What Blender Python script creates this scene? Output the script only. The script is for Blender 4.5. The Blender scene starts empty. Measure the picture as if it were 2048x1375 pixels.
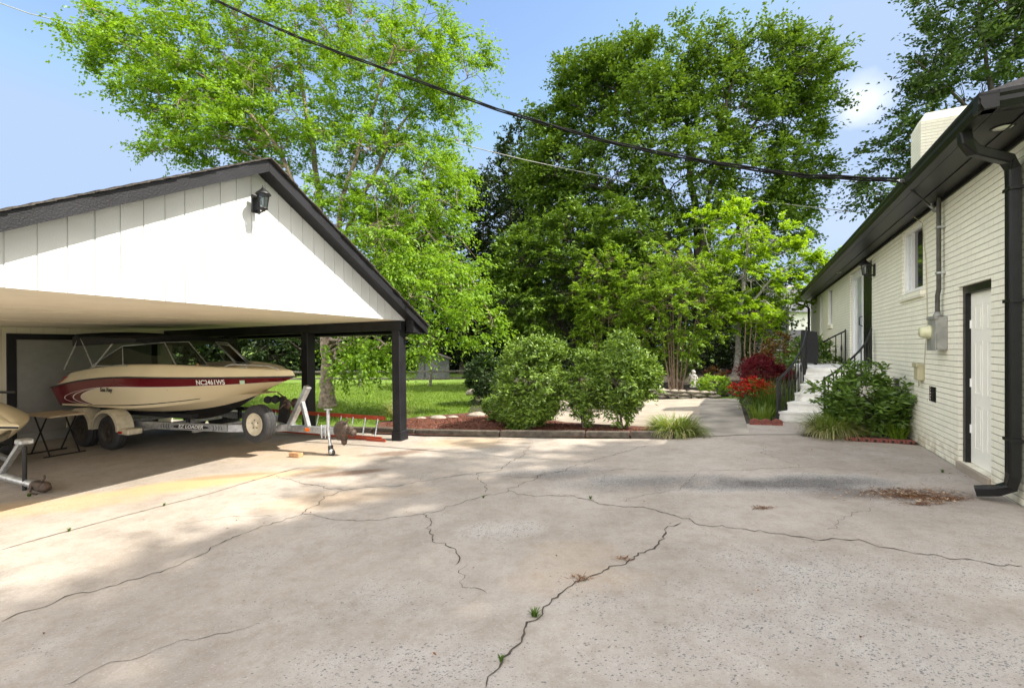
import bpy, bmesh, math, random
import numpy as np
from mathutils import Vector, Matrix
R = math.radians
rng = np.random.default_rng(7)
random.seed(7)
scene = bpy.context.scene
col = scene.collection
F = 910.0; CX = 1024.0; HY = 690.0; CAMH = 1.5

# ------------------------------------------------------------------ frames and ground
OH = np.array([5.296, 5.244]); U = np.array([.4687, .8834]); NN = np.array([-.8834, .4687])
CC = np.array([-2.031, 8.76]); G = np.array([.3800, .9250]); B = np.array([-.9250, .3800])

def dist_house(x, y):
    return (x - OH[0]) * NN[0] + (y - OH[1]) * NN[1]

def gz(x, y):
    d = dist_house(x, y)
    t = min(1.0, max(0.0, d / 7.6))
    return -.3 * t * t * (3 - 2 * t) - .018 * min(10, max(0, d - 7.6))

def ground(px, py, off=0.0):
    z = -.2
    for _ in range(12):
        Y = (CAMH - z) * F / (py - HY)
        X = (px - CX) / F * Y
        z = gz(X, Y) + off
    return np.array([X, Y, z])

def at(px, py, Y):
    return np.array([(px - CX) / F * Y, Y, CAMH + (HY - py) / F * Y])

def HP(s, d, z=0.0):
    p = OH + U * s + NN * d
    return np.array([p[0], p[1], z])

def KP(t, w, z=0.0):
    p = CC - G * t + B * w
    return np.array([p[0], p[1], z])

def wall_s(px, d=0.0):
    a = 2.5125 - d / .8834
    Y = F * a / (px - 1507.0)
    X = a + .5308 * Y
    return (X - OH[0]) * U[0] + (Y - OH[1]) * U[1]

def wall_z(px, py, d=0.0):
    a = 2.5125 - d / .8834
    Y = F * a / (px - 1507.0)
    return CAMH + (HY - py) / F * Y

# ------------------------------------------------------------------ materials
def new_mat(name):
    m = bpy.data.materials.new(name); m.use_nodes = True
    nt = m.node_tree; nt.nodes.clear()
    return m, nt, nt.nodes, nt.links

def ramp(n, stops):
    e = n.color_ramp.elements
    while len(e) < len(stops): e.new(.5)
    for k, (p, c) in enumerate(stops):
        e[k].position = p
        e[k].color = (c, c, c, 1) if isinstance(c, (int, float)) else (*c, 1)
    return n

def simple(name, c, rough=.6, metal=0.0, var=.12, scale=6.0, bump=0.0, bscale=60.0, spec=.5, c2=None, detail=5):
    m, nt, N, L = new_mat(name)
    out = N.new('ShaderNodeOutputMaterial'); p = N.new('ShaderNodeBsdfPrincipled')
    L.new(p.outputs[0], out.inputs[0])
    p.inputs['Roughness'].default_value = rough; p.inputs['Metallic'].default_value = metal
    p.inputs['Specular IOR Level'].default_value = spec
    tc = N.new('ShaderNodeTexCoord'); no = N.new('ShaderNodeTexNoise')
    no.inputs['Scale'].default_value = scale; no.inputs['Detail'].default_value = detail
    L.new(tc.outputs['Object'], no.inputs['Vector'])
    r = N.new('ShaderNodeValToRGB')
    lo = c2 if c2 is not None else tuple(x * (1 - var) for x in c)
    hi = c if c2 is not None else tuple(min(1, x * (1 + var)) for x in c)
    ramp(r, [(.32, lo), (.68, hi)])
    L.new(no.outputs['Fac'], r.inputs[0]); L.new(r.outputs[0], p.inputs['Base Color'])
    if bump:
        b = N.new('ShaderNodeBump'); b.inputs['Strength'].default_value = bump; b.inputs['Distance'].default_value = .01
        n2 = N.new('ShaderNodeTexNoise'); n2.inputs['Scale'].default_value = bscale; n2.inputs['Detail'].default_value = 6
        L.new(tc.outputs['Object'], n2.inputs['Vector']); L.new(n2.outputs['Fac'], b.inputs['Height'])
        L.new(b.outputs[0], p.inputs['Normal'])
    return m

def leaf_mat(name, c_lo, c_hi, trans=.4, gloss=.08, grough=.35, tcol=None):
    gloss *= .35; grough = .5
    m, nt, N, L = new_mat(name)
    out = N.new('ShaderNodeOutputMaterial')
    geo = N.new('ShaderNodeNewGeometry'); tc = N.new('ShaderNodeTexCoord')
    no = N.new('ShaderNodeTexNoise'); no.inputs['Scale'].default_value = .8; no.inputs['Detail'].default_value = 2
    L.new(tc.outputs['Object'], no.inputs['Vector'])
    mix = N.new('ShaderNodeMath'); mix.operation = 'MULTIPLY_ADD'
    L.new(geo.outputs['Random Per Island'], mix.inputs[0]); mix.inputs[1].default_value = .6
    sc = N.new('ShaderNodeMath'); sc.operation = 'MULTIPLY'; L.new(no.outputs['Fac'], sc.inputs[0]); sc.inputs[1].default_value = .4
    L.new(sc.outputs[0], mix.inputs[2])
    r = ramp(N.new('ShaderNodeValToRGB'), [(.1, c_lo), (.9, c_hi)])
    L.new(mix.outputs[0], r.inputs[0])
    d = N.new('ShaderNodeBsdfDiffuse'); t = N.new('ShaderNodeBsdfTranslucent'); g = N.new('ShaderNodeBsdfGlossy')
    g.inputs['Roughness'].default_value = grough; g.inputs['Color'].default_value = (1, 1, 1, 1)
    L.new(r.outputs[0], d.inputs[0])
    br = N.new('ShaderNodeMixRGB'); br.blend_type = 'MULTIPLY'; br.inputs[0].default_value = 1
    L.new(r.outputs[0], br.inputs[1]); br.inputs[2].default_value = (*(tcol or (1.5, 1.35, .6)), 1)
    L.new(br.outputs[0], t.inputs[0])
    m1 = N.new('ShaderNodeMixShader'); m1.inputs[0].default_value = trans
    L.new(d.outputs[0], m1.inputs[1]); L.new(t.outputs[0], m1.inputs[2])
    m2 = N.new('ShaderNodeMixShader'); m2.inputs[0].default_value = gloss
    L.new(m1.outputs[0], m2.inputs[1]); L.new(g.outputs[0], m2.inputs[2])
    L.new(m2.outputs[0], out.inputs[0])
    return m

def glass_mat(name, tint=(.6, .65, .65), alpha=.35, rough=.03):
    m, nt, N, L = new_mat(name)
    out = N.new('ShaderNodeOutputMaterial'); tr = N.new('ShaderNodeBsdfTransparent'); g = N.new('ShaderNodeBsdfGlossy')
    tr.inputs[0].default_value = (*tint, 1); g.inputs['Roughness'].default_value = rough
    fr = N.new('ShaderNodeLayerWeight'); pw = N.new('ShaderNodeMath'); pw.operation = 'POWER'; L.new(fr.outputs['Facing'], pw.inputs[0]); pw.inputs[1].default_value = 4
    ad = N.new('ShaderNodeMath'); ad.operation = 'MULTIPLY_ADD'; ad.use_clamp = True; L.new(pw.outputs[0], ad.inputs[0]); ad.inputs[1].default_value = .7; ad.inputs[2].default_value = .05
    mx = N.new('ShaderNodeMixShader'); L.new(ad.outputs[0], mx.inputs[0]); L.new(tr.outputs[0], mx.inputs[1]); L.new(g.outputs[0], mx.inputs[2])
    L.new(mx.outputs[0], out.inputs[0])
    return m

def brick_mat(name, base, dark, mortar, course=.0725, length=.215, axes='XZ', flip=False):
    """painted brick: fine horizontal joints with a bump, slight blotches"""
    m, nt, N, L = new_mat(name)
    out = N.new('ShaderNodeOutputMaterial'); p = N.new('ShaderNodeBsdfPrincipled'); L.new(p.outputs[0], out.inputs[0])
    p.inputs['Roughness'].default_value = .55
    tc = N.new('ShaderNodeTexCoord'); sp = N.new('ShaderNodeSeparateXYZ'); cb = N.new('ShaderNodeCombineXYZ')
    L.new(tc.outputs['Object'], sp.inputs[0])
    ad = N.new('ShaderNodeMath'); L.new(sp.outputs[0], ad.inputs[0]); L.new(sp.outputs[1], ad.inputs[1])
    L.new(ad.outputs[0], cb.inputs[0]); L.new(sp.outputs[2], cb.inputs[1])
    wob = N.new('ShaderNodeTexNoise'); wob.inputs['Scale'].default_value = 9; L.new(tc.outputs['Object'], wob.inputs['Vector'])
    vm = N.new('ShaderNodeVectorMath'); vm.operation = 'MULTIPLY_ADD'
    L.new(wob.outputs['Color'], vm.inputs[0]); vm.inputs[1].default_value = (.004, .006, 0); L.new(cb.outputs[0], vm.inputs[2])
    bt = N.new('ShaderNodeTexBrick'); L.new(vm.outputs[0], bt.inputs['Vector'])
    bt.inputs['Scale'].default_value = 1; bt.inputs['Brick Width'].default_value = length; bt.inputs['Row Height'].default_value = course
    bt.inputs['Mortar Size'].default_value = .004; bt.inputs['Mortar Smooth'].default_value = .5; bt.inputs['Bias'].default_value = 0
    bt.inputs['Color1'].default_value = (*base, 1); bt.inputs['Color2'].default_value = (*[c * .97 for c in base], 1); bt.inputs['Mortar'].default_value = (*[c * .78 for c in base], 1)
    # head joints are nearly filled with paint: show the bed joints stronger
    md = N.new('ShaderNodeMath'); md.operation = 'MODULO'; L.new(sp.outputs[2], md.inputs[0]); md.inputs[1].default_value = course
    no = N.new('ShaderNodeTexNoise'); no.inputs['Scale'].default_value = 3; no.inputs['Detail'].default_value = 8; L.new(tc.outputs['Object'], no.inputs['Vector'])
    r = ramp(N.new('ShaderNodeValToRGB'), [(.35, .9), (.7, 1.0)]); L.new(no.outputs['Fac'], r.inputs[0])
    mu = N.new('ShaderNodeMixRGB'); mu.blend_type = 'MULTIPLY'; mu.inputs[0].default_value = 1
    L.new(bt.outputs['Color'], mu.inputs[1]); L.new(r.outputs[0], mu.inputs[2])
    # bed joints: a clear open line under every course, uneven in width
    sz = N.new('ShaderNodeSeparateXYZ'); L.new(vm.outputs[0], sz.inputs[0])
    wd = N.new('ShaderNodeMath'); wd.operation = 'WRAP'; L.new(sz.outputs[1], wd.inputs[0]); wd.inputs[1].default_value = course * .5; wd.inputs[2].default_value = -course * .5
    ab = N.new('ShaderNodeMath'); ab.operation = 'ABSOLUTE'; L.new(wd.outputs[0], ab.inputs[0])
    wv_ = N.new('ShaderNodeMapRange'); L.new(no.outputs['Fac'], wv_.inputs[0]); wv_.inputs[1].default_value = .3; wv_.inputs[2].default_value = .7; wv_.inputs[3].default_value = .0035; wv_.inputs[4].default_value = .0075
    bj = N.new('ShaderNodeMapRange'); L.new(ab.outputs[0], bj.inputs[0]); bj.inputs[1].default_value = .001; L.new(wv_.outputs[0], bj.inputs[2]); bj.inputs[3].default_value = 1; bj.inputs[4].default_value = 0
    mj = N.new('ShaderNodeMixRGB'); L.new(bj.outputs[0], mj.inputs[0]); L.new(mu.outputs[0], mj.inputs[1]); mj.inputs[2].default_value = (*mortar, 1)
    # dirt splash over the lowest courses and faint weathering runs
    dz_ = N.new('ShaderNodeMapRange'); L.new(sp.outputs[2], dz_.inputs[0]); dz_.inputs[1].default_value = .02; dz_.inputs[2].default_value = .34; dz_.inputs[3].default_value = .75; dz_.inputs[4].default_value = 0
    nd_ = N.new('ShaderNodeTexNoise'); nd_.inputs['Scale'].default_value = 7; nd_.inputs['Detail'].default_value = 7; L.new(tc.outputs['Object'], nd_.inputs['Vector'])
    rd_ = ramp(N.new('ShaderNodeValToRGB'), [(.38, 0), (.66, 1)]); L.new(nd_.outputs['Fac'], rd_.inputs[0])
    md_ = N.new('ShaderNodeMath'); md_.operation = 'MULTIPLY'; L.new(dz_.outputs[0], md_.inputs[0]); L.new(rd_.outputs[0], md_.inputs[1])
    mk_ = N.new('ShaderNodeMixRGB'); L.new(md_.outputs[0], mk_.inputs[0]); L.new(mj.outputs[0], mk_.inputs[1]); mk_.inputs[2].default_value = (.42, .34, .22, 1)
    L.new(mk_.outputs[0], p.inputs['Base Color'])
    hs = N.new('ShaderNodeMath'); hs.operation = 'MULTIPLY_ADD'; L.new(bt.outputs['Fac'], hs.inputs[0]); hs.inputs[1].default_value = .35; L.new(bj.outputs[0], hs.inputs[2])
    inv = N.new('ShaderNodeMath'); inv.operation = 'MULTIPLY_ADD'; L.new(hs.outputs[0], inv.inputs[0]); inv.inputs[1].default_value = -1
    n3 = N.new('ShaderNodeTexNoise'); n3.inputs['Scale'].default_value = 70; n3.inputs['Detail'].default_value = 4; L.new(tc.outputs['Object'], n3.inputs['Vector'])
    s3 = N.new('ShaderNodeMath'); s3.operation = 'MULTIPLY'; L.new(n3.outputs['Fac'], s3.inputs[0]); s3.inputs[1].default_value = .25; L.new(s3.outputs[0], inv.inputs[2])
    bp = N.new('ShaderNodeBump'); bp.inputs['Strength'].default_value = .8; bp.inputs['Distance'].default_value = .012
    L.new(inv.outputs[0], bp.inputs['Height']); L.new(bp.outputs[0], p.inputs['Normal'])
    return m

# ------------------------------------------------------------------ mesh builder
class MB:
    def __init__(s): s.v = []; s.f = []; s.m = []; s.sm = []; s.uv = None
    def add(s, vs, fs, mi=0, smooth=False):
        o = len(s.v); s.v += [tuple(map(float, p)) for p in vs]
        for f in fs: s.f.append([o + i for i in f]); s.m.append(mi); s.sm.append(smooth)
        return s
    def box(s, c, size, rot=None, mi=0, bevel=0.0):
        hx, hy, hz = (x / 2 for x in size)
        if bevel:
            b = min(bevel, hx * .45, hy * .45, hz * .45)
            vs = []; fs = []
            bm = bmesh.new(); bmesh.ops.create_cube(bm, size=1)
            for v in bm.verts: v.co = Vector((v.co.x * size[0], v.co.y * size[1], v.co.z * size[2]))
            bmesh.ops.bevel(bm, geom=bm.edges[:], offset=b, segments=1, affect='EDGES', profile=.7)
            bm.verts.index_update()
            vs = [v.co.copy() for v in bm.verts]; fs = [[v.index for v in f.verts] for f in bm.faces]; bm.free()
        else:
            vs = [Vector((x, y, z)) for x in (-hx, hx) for y in (-hy, hy) for z in (-hz, hz)]
            fs = [(0, 1, 3, 2), (4, 6, 7, 5), (0, 4, 5, 1), (2, 3, 7, 6), (0, 2, 6, 4), (1, 5, 7, 3)]
        if rot is not None: vs = [rot @ v for v in vs]
        c = Vector(c)
        return s.add([v + c for v in vs], fs, mi)
    def bx(s, lo, hi, mi=0, bevel=0.0):
        return s.box([(a + b) / 2 for a, b in zip(lo, hi)], [abs(b - a) for a, b in zip(lo, hi)], None, mi, bevel)
    def bar(s, a, b, w, h, mi=0, up=(0, 0, 1), bevel=0.0):
        a = Vector(a); b = Vector(b); d = b - a; L_ = d.length; d.normalize(); up = Vector(up)
        if abs(d.dot(up)) > .99: up = Vector((1, 0, 0))
        y = up.cross(d).normalized(); z = d.cross(y)
        return s.box((a + b) / 2, (L_, w, h), Matrix((d, y, z)).transposed(), mi, bevel)
    def tube(s, pts, rad, n=8, mi=0, cap=True, smooth=True):
        pts = [Vector(p) for p in pts]
        if isinstance(rad, (int, float)): rad = [rad] * len(pts)
        t0 = (pts[1] - pts[0]).normalized(); up = Vector((0, 0, 1)) if abs(t0.z) < .9 else Vector((1, 0, 0))
        x = t0.cross(up).normalized(); vs = []
        for i, p in enumerate(pts):
            t = (pts[min(i + 1, len(pts) - 1)] - pts[max(i - 1, 0)])
            if t.length < 1e-9: t = t0.copy()
            t.normalize()
            x = (x - t * x.dot(t)).normalized(); y = t.cross(x)
            for k in range(n):
                a = 2 * math.pi * k / n; vs.append(p + (x * math.cos(a) + y * math.sin(a)) * rad[i])
        fs = []
        for i in range(len(pts) - 1):
            for k in range(n): fs.append((i * n + k, i * n + (k + 1) % n, (i + 1) * n + (k + 1) % n, (i + 1) * n + k))
        s.add(vs, fs, mi, smooth)
        if cap:
            e = (len(pts) - 1) * n
            s.add(vs[:n], [list(range(n))[::-1]], mi); s.add(vs[e:], [list(range(n))], mi)
        return s
    def lathe(s, prof, n=16, mi=0, M=None, smooth=True, cap=True):
        vs = []; fs = []
        for r, z in prof:
            for k in range(n):
                a = 2 * math.pi * k / n; v = Vector((r * math.cos(a), r * math.sin(a), z)); vs.append(M @ v if M is not None else v)
        for i in range(len(prof) - 1):
            for k in range(n): fs.append((i * n + k, i * n + (k + 1) % n, (i + 1) * n + (k + 1) % n, (i + 1) * n + k))
        if cap and prof[0][0] > 1e-6: fs.append(list(range(n))[::-1])
        if cap and prof[-1][0] > 1e-6: fs.append([(len(prof) - 1) * n + k for k in range(n)])
        return s.add(vs, fs, mi, smooth)
    def prism(s, poly, ext, mi=0):
        """poly: 3D points, ext: 3D vector"""
        n = len(poly); e = Vector(ext); a = [Vector(p) for p in poly]
        vs = a + [p + e for p in a]
        fs = [list(range(n))[::-1], [n + i for i in range(n)]] + [(i, (i + 1) % n, n + (i + 1) % n, n + i) for i in range(n)]
        return s.add(vs, fs, mi)
    def blob(s, c, r, mi=0, nz=.15, sub=2, seed=0, rot=None):
        bm = bmesh.new(); bmesh.ops.create_icosphere(bm, subdivisions=sub, radius=1)
        rr = random.Random(seed); ph = [rr.uniform(0, 6.28) for _ in range(9)]
        for v in bm.verts:
            k = 1 + nz * (math.sin(3 * v.co.x + ph[0]) * math.sin(2.6 * v.co.y + ph[1]) + .6 * math.sin(5.1 * v.co.z + ph[2] + 3 * v.co.x) + rr.uniform(-.3, .3))
            v.co *= k; v.co = Vector((v.co.x * r[0], v.co.y * r[1], v.co.z * r[2]))
            if rot is not None: v.co = rot @ v.co
        bm.verts.index_update()
        s.add([v.co + Vector(c) for v in bm.verts], [[v.index for v in f.verts] for f in bm.faces], mi, True); bm.free()
        return s
    def build(s, name, mats, parent=None, recalc=True):
        me = bpy.data.meshes.new(name); me.from_pydata(s.v, [], s.f)
        if not isinstance(mats, (list, tuple)): mats = [mats]
        for m in mats: me.materials.append(m)
        me.polygons.foreach_set('material_index', s.m); me.polygons.foreach_set('use_smooth', s.sm)
        if recalc:
            bm = bmesh.new(); bm.from_mesh(me); bmesh.ops.recalc_face_normals(bm, faces=bm.faces[:]); bm.to_mesh(me); bm.free()
        me.update()
        o = bpy.data.objects.new(name, me); col.objects.link(o)
        if parent is not None: o.parent = parent
        return o

def tag(o, label=None, cat=None, group=None, kind=None):
    if label: o['label'] = label
    if cat: o['category'] = cat
    if group: o['group'] = group
    if kind: o['kind'] = kind
    return o

def thing(name, label, cat, loc=(0, 0, 0), rotz=0.0, group=None):
    o = bpy.data.objects.new(name, None); o.empty_display_size = .2; col.objects.link(o)
    o.location = tuple(loc); o.rotation_euler = (0, 0, rotz)
    return tag(o, label, cat, group)

def copy_tree(o, parent=None):
    c = o.copy(); col.objects.link(c); c.parent = parent
    for ch in [x for x in o.children]: copy_tree(ch, c)
    return c

def sheet(name, poly, dz, mat, kind='structure', label=None, cat=None, step=.3):
    """a ground sheet: polygon in plan, cut along the slope and laid on the ground"""
    bm = bmesh.new()
    bm.faces.new([bm.verts.new((p[0], p[1], 0)) for p in poly])
    ds = [dist_house(p[0], p[1]) for p in poly]
    k = max(min(ds), -.01)
    while k < min(max(ds), 18.5):
        co = OH + NN * k
        bmesh.ops.bisect_plane(bm, geom=bm.verts[:] + bm.edges[:] + bm.faces[:], plane_co=(co[0], co[1], 0), plane_no=(NN[0], NN[1], 0))
        k += step
    for v in bm.verts: v.co.z = gz(v.co.x, v.co.y) + dz
    bmesh.ops.triangulate(bm, faces=[f for f in bm.faces if len(f.verts) > 4])
    bmesh.ops.recalc_face_normals(bm, faces=bm.faces[:])
    if sum(f.normal.z for f in bm.faces) < 0: bmesh.ops.reverse_faces(bm, faces=bm.faces[:])
    me = bpy.data.meshes.new(name); bm.to_mesh(me); bm.free(); me.materials.append(mat)
    o = bpy.data.objects.new(name, me); col.objects.link(o)
    return tag(o, label, cat, None, kind)

# ------------------------------------------------------------------ leaves (numpy)
def unit(a): return a / (np.linalg.norm(a, axis=-1, keepdims=True) + 1e-9)

def leaf_mesh(name, P, D, Nn, Ln, Wn, mat, parent=None, fold=.18):
    n = len(P); D = unit(D); S = unit(np.cross(D, Nn)); Nn = np.cross(S, D)
    Ln = Ln[:, None]; Wn = Wn[:, None]
    V = np.empty((n, 4, 3), np.float32)
    V[:, 0] = P; V[:, 1] = P + D * Ln * .45 + S * Wn * .5 + Nn * Wn * fold
    V[:, 2] = P + D * Ln - Nn * Ln * .08; V[:, 3] = P + D * Ln * .45 - S * Wn * .5 + Nn * Wn * fold
    me = bpy.data.meshes.new(name)
    me.vertices.add(4 * n); me.loops.add(4 * n); me.polygons.add(n)
    me.vertices.foreach_set('co', V.ravel()); me.loops.foreach_set('vertex_index', np.arange(4 * n, dtype=np.int32))
    me.polygons.foreach_set('loop_start', np.arange(0, 4 * n, 4, dtype=np.int32))
    me.polygons.foreach_set('loop_total', np.full(n, 4, np.int32))
    me.update(calc_edges=True); me.materials.append(mat)
    o = bpy.data.objects.new(name, me); col.objects.link(o)
    if parent is not None: o.parent = parent
    return o

def clump_leaves(C, cr, n_each, L_, W_, up=.8, flat=.6, droop=0.0, outward=None):
    """leaves round cluster centres C (k,3) of radius cr"""
    k = len(C); n = k * n_each
    base = np.repeat(C, n_each, 0); r = np.repeat(np.broadcast_to(cr, (k,)), n_each)[:, None]
    off = rng.normal(size=(n, 3)) * .5; off[:, 2] *= flat
    P = base + off * r
    D = rng.normal(size=(n, 3)); D[:, 2] = D[:, 2] * .5 - droop
    D += unit(off) * .7
    Nn = rng.normal(size=(n, 3)) * .75; Nn[:, 2] += up
    Ls = L_ * rng.uniform(.65, 1.3, n); Ws = W_ * rng.uniform(.7, 1.25, n)
    return P, D, Nn, Ls, Ws

def spray_leaves(C, cr, n_each, L_, W_, centre, up=.8, flat=.6, droop=.3, per=13, loose=.05):
    """leaves set along short twigs that fan out of every cluster centre"""
    k = len(C); ns = max(1, int(round(n_each / per))); m = k * ns
    base = np.repeat(C, ns, 0); ln = (np.repeat(np.broadcast_to(cr, (k,)), ns) * rng.uniform(.7, 1.5, m))[:, None]
    ow = unit(base - centre)
    d = rng.normal(size=(m, 3)); d[:, 2] *= flat; d = unit(unit(d) + ow * .75 + np.array([0, 0, .15]))
    t = np.tile((np.arange(per) + .5) / per, m)[:, None] * rng.uniform(.9, 1.08, (m * per, 1))
    b2 = np.repeat(base, per, 0); d2 = np.repeat(d, per, 0); l2 = np.repeat(ln, per, 0)
    P = b2 + d2 * l2 * t; P[:, 2] -= (droop * l2 * t ** 2)[:, 0]; P += rng.normal(size=P.shape) * loose * l2
    tan = d2.copy(); tan[:, 2] -= (2 * droop * t)[:, 0]; tan = unit(tan)
    side = unit(np.cross(tan, np.array([0, 0, 1.0]) + rng.normal(size=P.shape) * .25)) * np.where(np.arange(len(P)) % 2 == 0, 1, -1)[:, None]
    D = tan * .75 + side * rng.uniform(.4, 1.1, (len(P), 1)) + rng.normal(size=P.shape) * .25; D[:, 2] -= droop * .5
    Nn = rng.normal(size=P.shape) * .55; Nn[:, 2] += up
    n = len(P); return P, D, Nn, L_ * rng.uniform(.6, 1.3, n), W_ * rng.uniform(.7, 1.25, n)

def bez(a, b, n, sag=0.0, jit=0.0, up0=None):
    a = np.array(a, float); b = np.array(b, float)
    L_ = np.linalg.norm(b - a)
    c = a + (b - a) * .4 + np.array([0, 0, 1.0]) * L_ * .22 if up0 is None else a + np.array(up0) * L_ * .5
    t = np.linspace(0, 1, n)[:, None]
    p = (1 - t) ** 2 * a + 2 * t * (1 - t) * c + t ** 2 * b
    if jit: p[1:-1] += rng.normal(size=(n - 2, 3)) * jit * L_
    p[:, 2] -= (t * (1 - t))[:, 0] * sag * L_
    return p

def ell_points(e, n, shell=.45, lo=-1.0):
    """n points in ellipsoid e=(centre, radii), biased to its outer part"""
    out = np.empty((0, 3))
    while len(out) < n:
        v = unit(rng.normal(size=(n * 2, 3))); v = v[v[:, 2] > lo]
        rr = rng.uniform(shell ** 2, 1, len(v)) ** .5
        out = np.vstack([out, v * rr[:, None]])
    out = out[:n]
    lump = 1 + .14 * np.sin(out[:, 0] * 5 + e[0][0] * 3) * np.sin(out[:, 1] * 4 + e[0][1]) + .12 * np.sin(out[:, 2] * 6 + e[0][2] * 2)
    return np.array(e[0]) + out * lump[:, None] * np.array(e[1])

def grow(root, stems, ells, n_cl, cl_r, n_leaf, L_, W_, bark, leafm, up=.8, flat=.6, droop=0.0, shell=.45, twig=.012, limb_r=.09, lo=-1.0, tube_n=6, crown='crown', trunk='trunk'):
    """root: Empty at base (world-aligned). stems: list of (points, r0, r1) in root space. ells: crown ellipsoids in root space"""
    mb = MB(); nodes = []
    for pts, r0, r1 in stems:
        pts = np.array(pts, float); k = len(pts)
        q = []
        for i in range(k - 1):
            for f in np.linspace(0, 1, 6 if i == 0 else 4, endpoint=False): q.append(pts[i] * (1 - f) + pts[i + 1] * f)
        q.append(pts[-1]); q = np.array(q)
        q[1:-1] += rng.normal(size=(len(q) - 2, 3)) * r0 * .12
        rad = np.linspace(r0, r1, len(q)); hh = np.linalg.norm(q - q[0], axis=1); rad = rad * (1 + .55 * np.exp(-hh / (r0 * 2.0)))
        mb.tube(q, list(rad), 10 if r0 > .07 else 6)
        nodes += [(p, r) for p, r in zip(q[len(q) // 4:], rad[len(q) // 4:])]
    allC = []
    vol = np.array([e[1][0] * e[1][1] * e[1][2] for e in ells]) ** .62; share = vol / vol.sum()
    for e, sh in zip(ells, share):
        c = np.array(e[0])
        NP = np.array([p for p, _ in nodes]); dd = np.linalg.norm(NP - c, axis=1) + 1.2 * np.maximum(0, NP[:, 2] - c[2])
        i = int(np.argmin(dd)); a, ra = nodes[i]
        lr = min(ra * .75, limb_r)
        lp = bez(a, c, 7, 0, .025); mb.tube(lp, list(np.linspace(lr, max(twig * 1.3, lr * .3), 7)), tube_n, cap=False)
        local = [(p, r) for p, r in zip(lp[1:], np.linspace(lr, lr * .3, 7)[1:])]
        # secondary limbs
        for _ in range(5):
            tgt = ell_points(e, 1, .5)[0]
            LP = np.array([p for p, _ in local[:6]]); j = int(np.argmin(np.linalg.norm(LP - tgt, axis=1)))
            sp = bez(LP[j], tgt, 6, 0, .04); mb.tube(sp, list(np.linspace(max(local[j][1] * .6, twig), twig * .7, 6)), 5, cap=False)
            local += [(p, twig * 1.2) for p in sp[1:]]
        k = max(3, int(n_cl * sh)); C = ell_points(e, k, shell, lo)
        LP = np.array([p for p, _ in local])
        for q in C:
            j = int(np.argmin(np.linalg.norm(LP - q, axis=1)))
            tp = bez(LP[j], q, 4, -.1 if droop < .3 else -.2, .05); mb.tube(tp, [twig, twig * .8, twig * .6, twig * .3], 3, cap=False)
        allC.append(C)
    C = np.vstack(allC)
    cr = cl_r * rng.uniform(.6, 1.3, len(C))
    cen = np.array([np.array(e[0]) for e in ells]).mean(0); cen[2] -= .15 * (C[:, 2].max() - C[:, 2].min())
    P, D, Nn, Ls, Ws = spray_leaves(C, cr, n_leaf, L_, W_, cen, up, flat, max(.12, droop))
    mb.build(trunk, bark, root, recalc=False)
    leaf_mesh(crown, P, D, Nn, Ls, Ws, leafm, root)
    return root
SUN, SKY, EXPO = 3.2, .15, 1.57
SHADE = [(15.5, 2.0, 18.0, 5.5), (12.5, -.9, 17.8, 6), (9, -4.0, 14, 6)]
# ------------------------------------------------------------------ materials used
M = {}
M['black'] = simple('black paint', (.0065, .0062, .0065), .4, var=.3, scale=7, bump=.2, bscale=40, spec=.35)
M['black_wood'] = simple('black painted wood', (.011, .011, .014), .5, var=.35, scale=3, bump=.4, bscale=60, spec=.35)
M['cable'] = simple('weathered black cable', (.007, .007, .007), .8, var=.3, scale=20, spec=.2)
def scuffed():
    m = M['black_wood']; nt = m.node_tree; N = nt.nodes; L = nt.links
    p = [n for n in N if n.type == 'BSDF_PRINCIPLED'][0]; src = p.inputs['Base Color'].links[0].from_socket
    tc = N.new('ShaderNodeTexCoord'); mp = N.new('ShaderNodeMapping'); mp.inputs['Scale'].default_value = (2.2, 2.2, 14); L.new(tc.outputs['Object'], mp.inputs['Vector'])
    no = N.new('ShaderNodeTexNoise'); no.inputs['Scale'].default_value = 3.5; no.inputs['Detail'].default_value = 9; no.inputs['Roughness'].default_value = .7; L.new(mp.outputs[0], no.inputs['Vector'])
    r = ramp(N.new('ShaderNodeValToRGB'), [(.665, 0), (.70, 1)]); L.new(no.outputs['Fac'], r.inputs[0])
    x = N.new('ShaderNodeMixRGB'); L.new(r.outputs[0], x.inputs[0]); L.new(src, x.inputs[1]); x.inputs[2].default_value = (.13, .125, .12, 1); L.new(x.outputs[0], p.inputs['Base Color'])
scuffed()
M['white_siding'] = simple('white siding paint', (.70, .70, .695), .6, var=.06, scale=2.2, bump=.35, bscale=90)
M['ceiling'] = simple('cream ceiling paint', (.78, .72, .58), .7, var=.06, scale=2)
M['cream_wall'] = simple('cream wall paint', (.66, .60, .47), .7, var=.06, scale=2)
M['brick'] = brick_mat('painted brick', (.90, .88, .735), (.75, .73, .6), (.50, .48, .41))
M['step_white'] = simple('white step paint', (.80, .79, .75), .6, var=.07, scale=6, bump=.3)
M['white'] = simple('white paint', (.82, .82, .80), .4, var=.03)
M['offwhite'] = simple('off white door paint', (.84, .83, .75), .4, var=.03)
M['pipe'] = simple('dull grey pipe', (.085, .08, .07), .6, .3, var=.25, scale=10)
M['iron'] = simple('black iron', (.008, .008, .009), .45, var=.3, scale=20)
M['dark_glass'] = simple('dark window glass', (.015, .017, .02), .06, var=.1, spec=.8)
M['glass'] = glass_mat('clear glass')
M['smoke_glass'] = glass_mat('smoked glass', (.48, .52, .50), .5)
M['pale_glass'] = simple('curtained glass', (.55, .58, .6), .08, var=.1, scale=3, spec=.7)
M['grey_box'] = simple('weathered grey steel', (.30, .30, .28), .5, .3, var=.2, scale=9, bump=.15)
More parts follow.
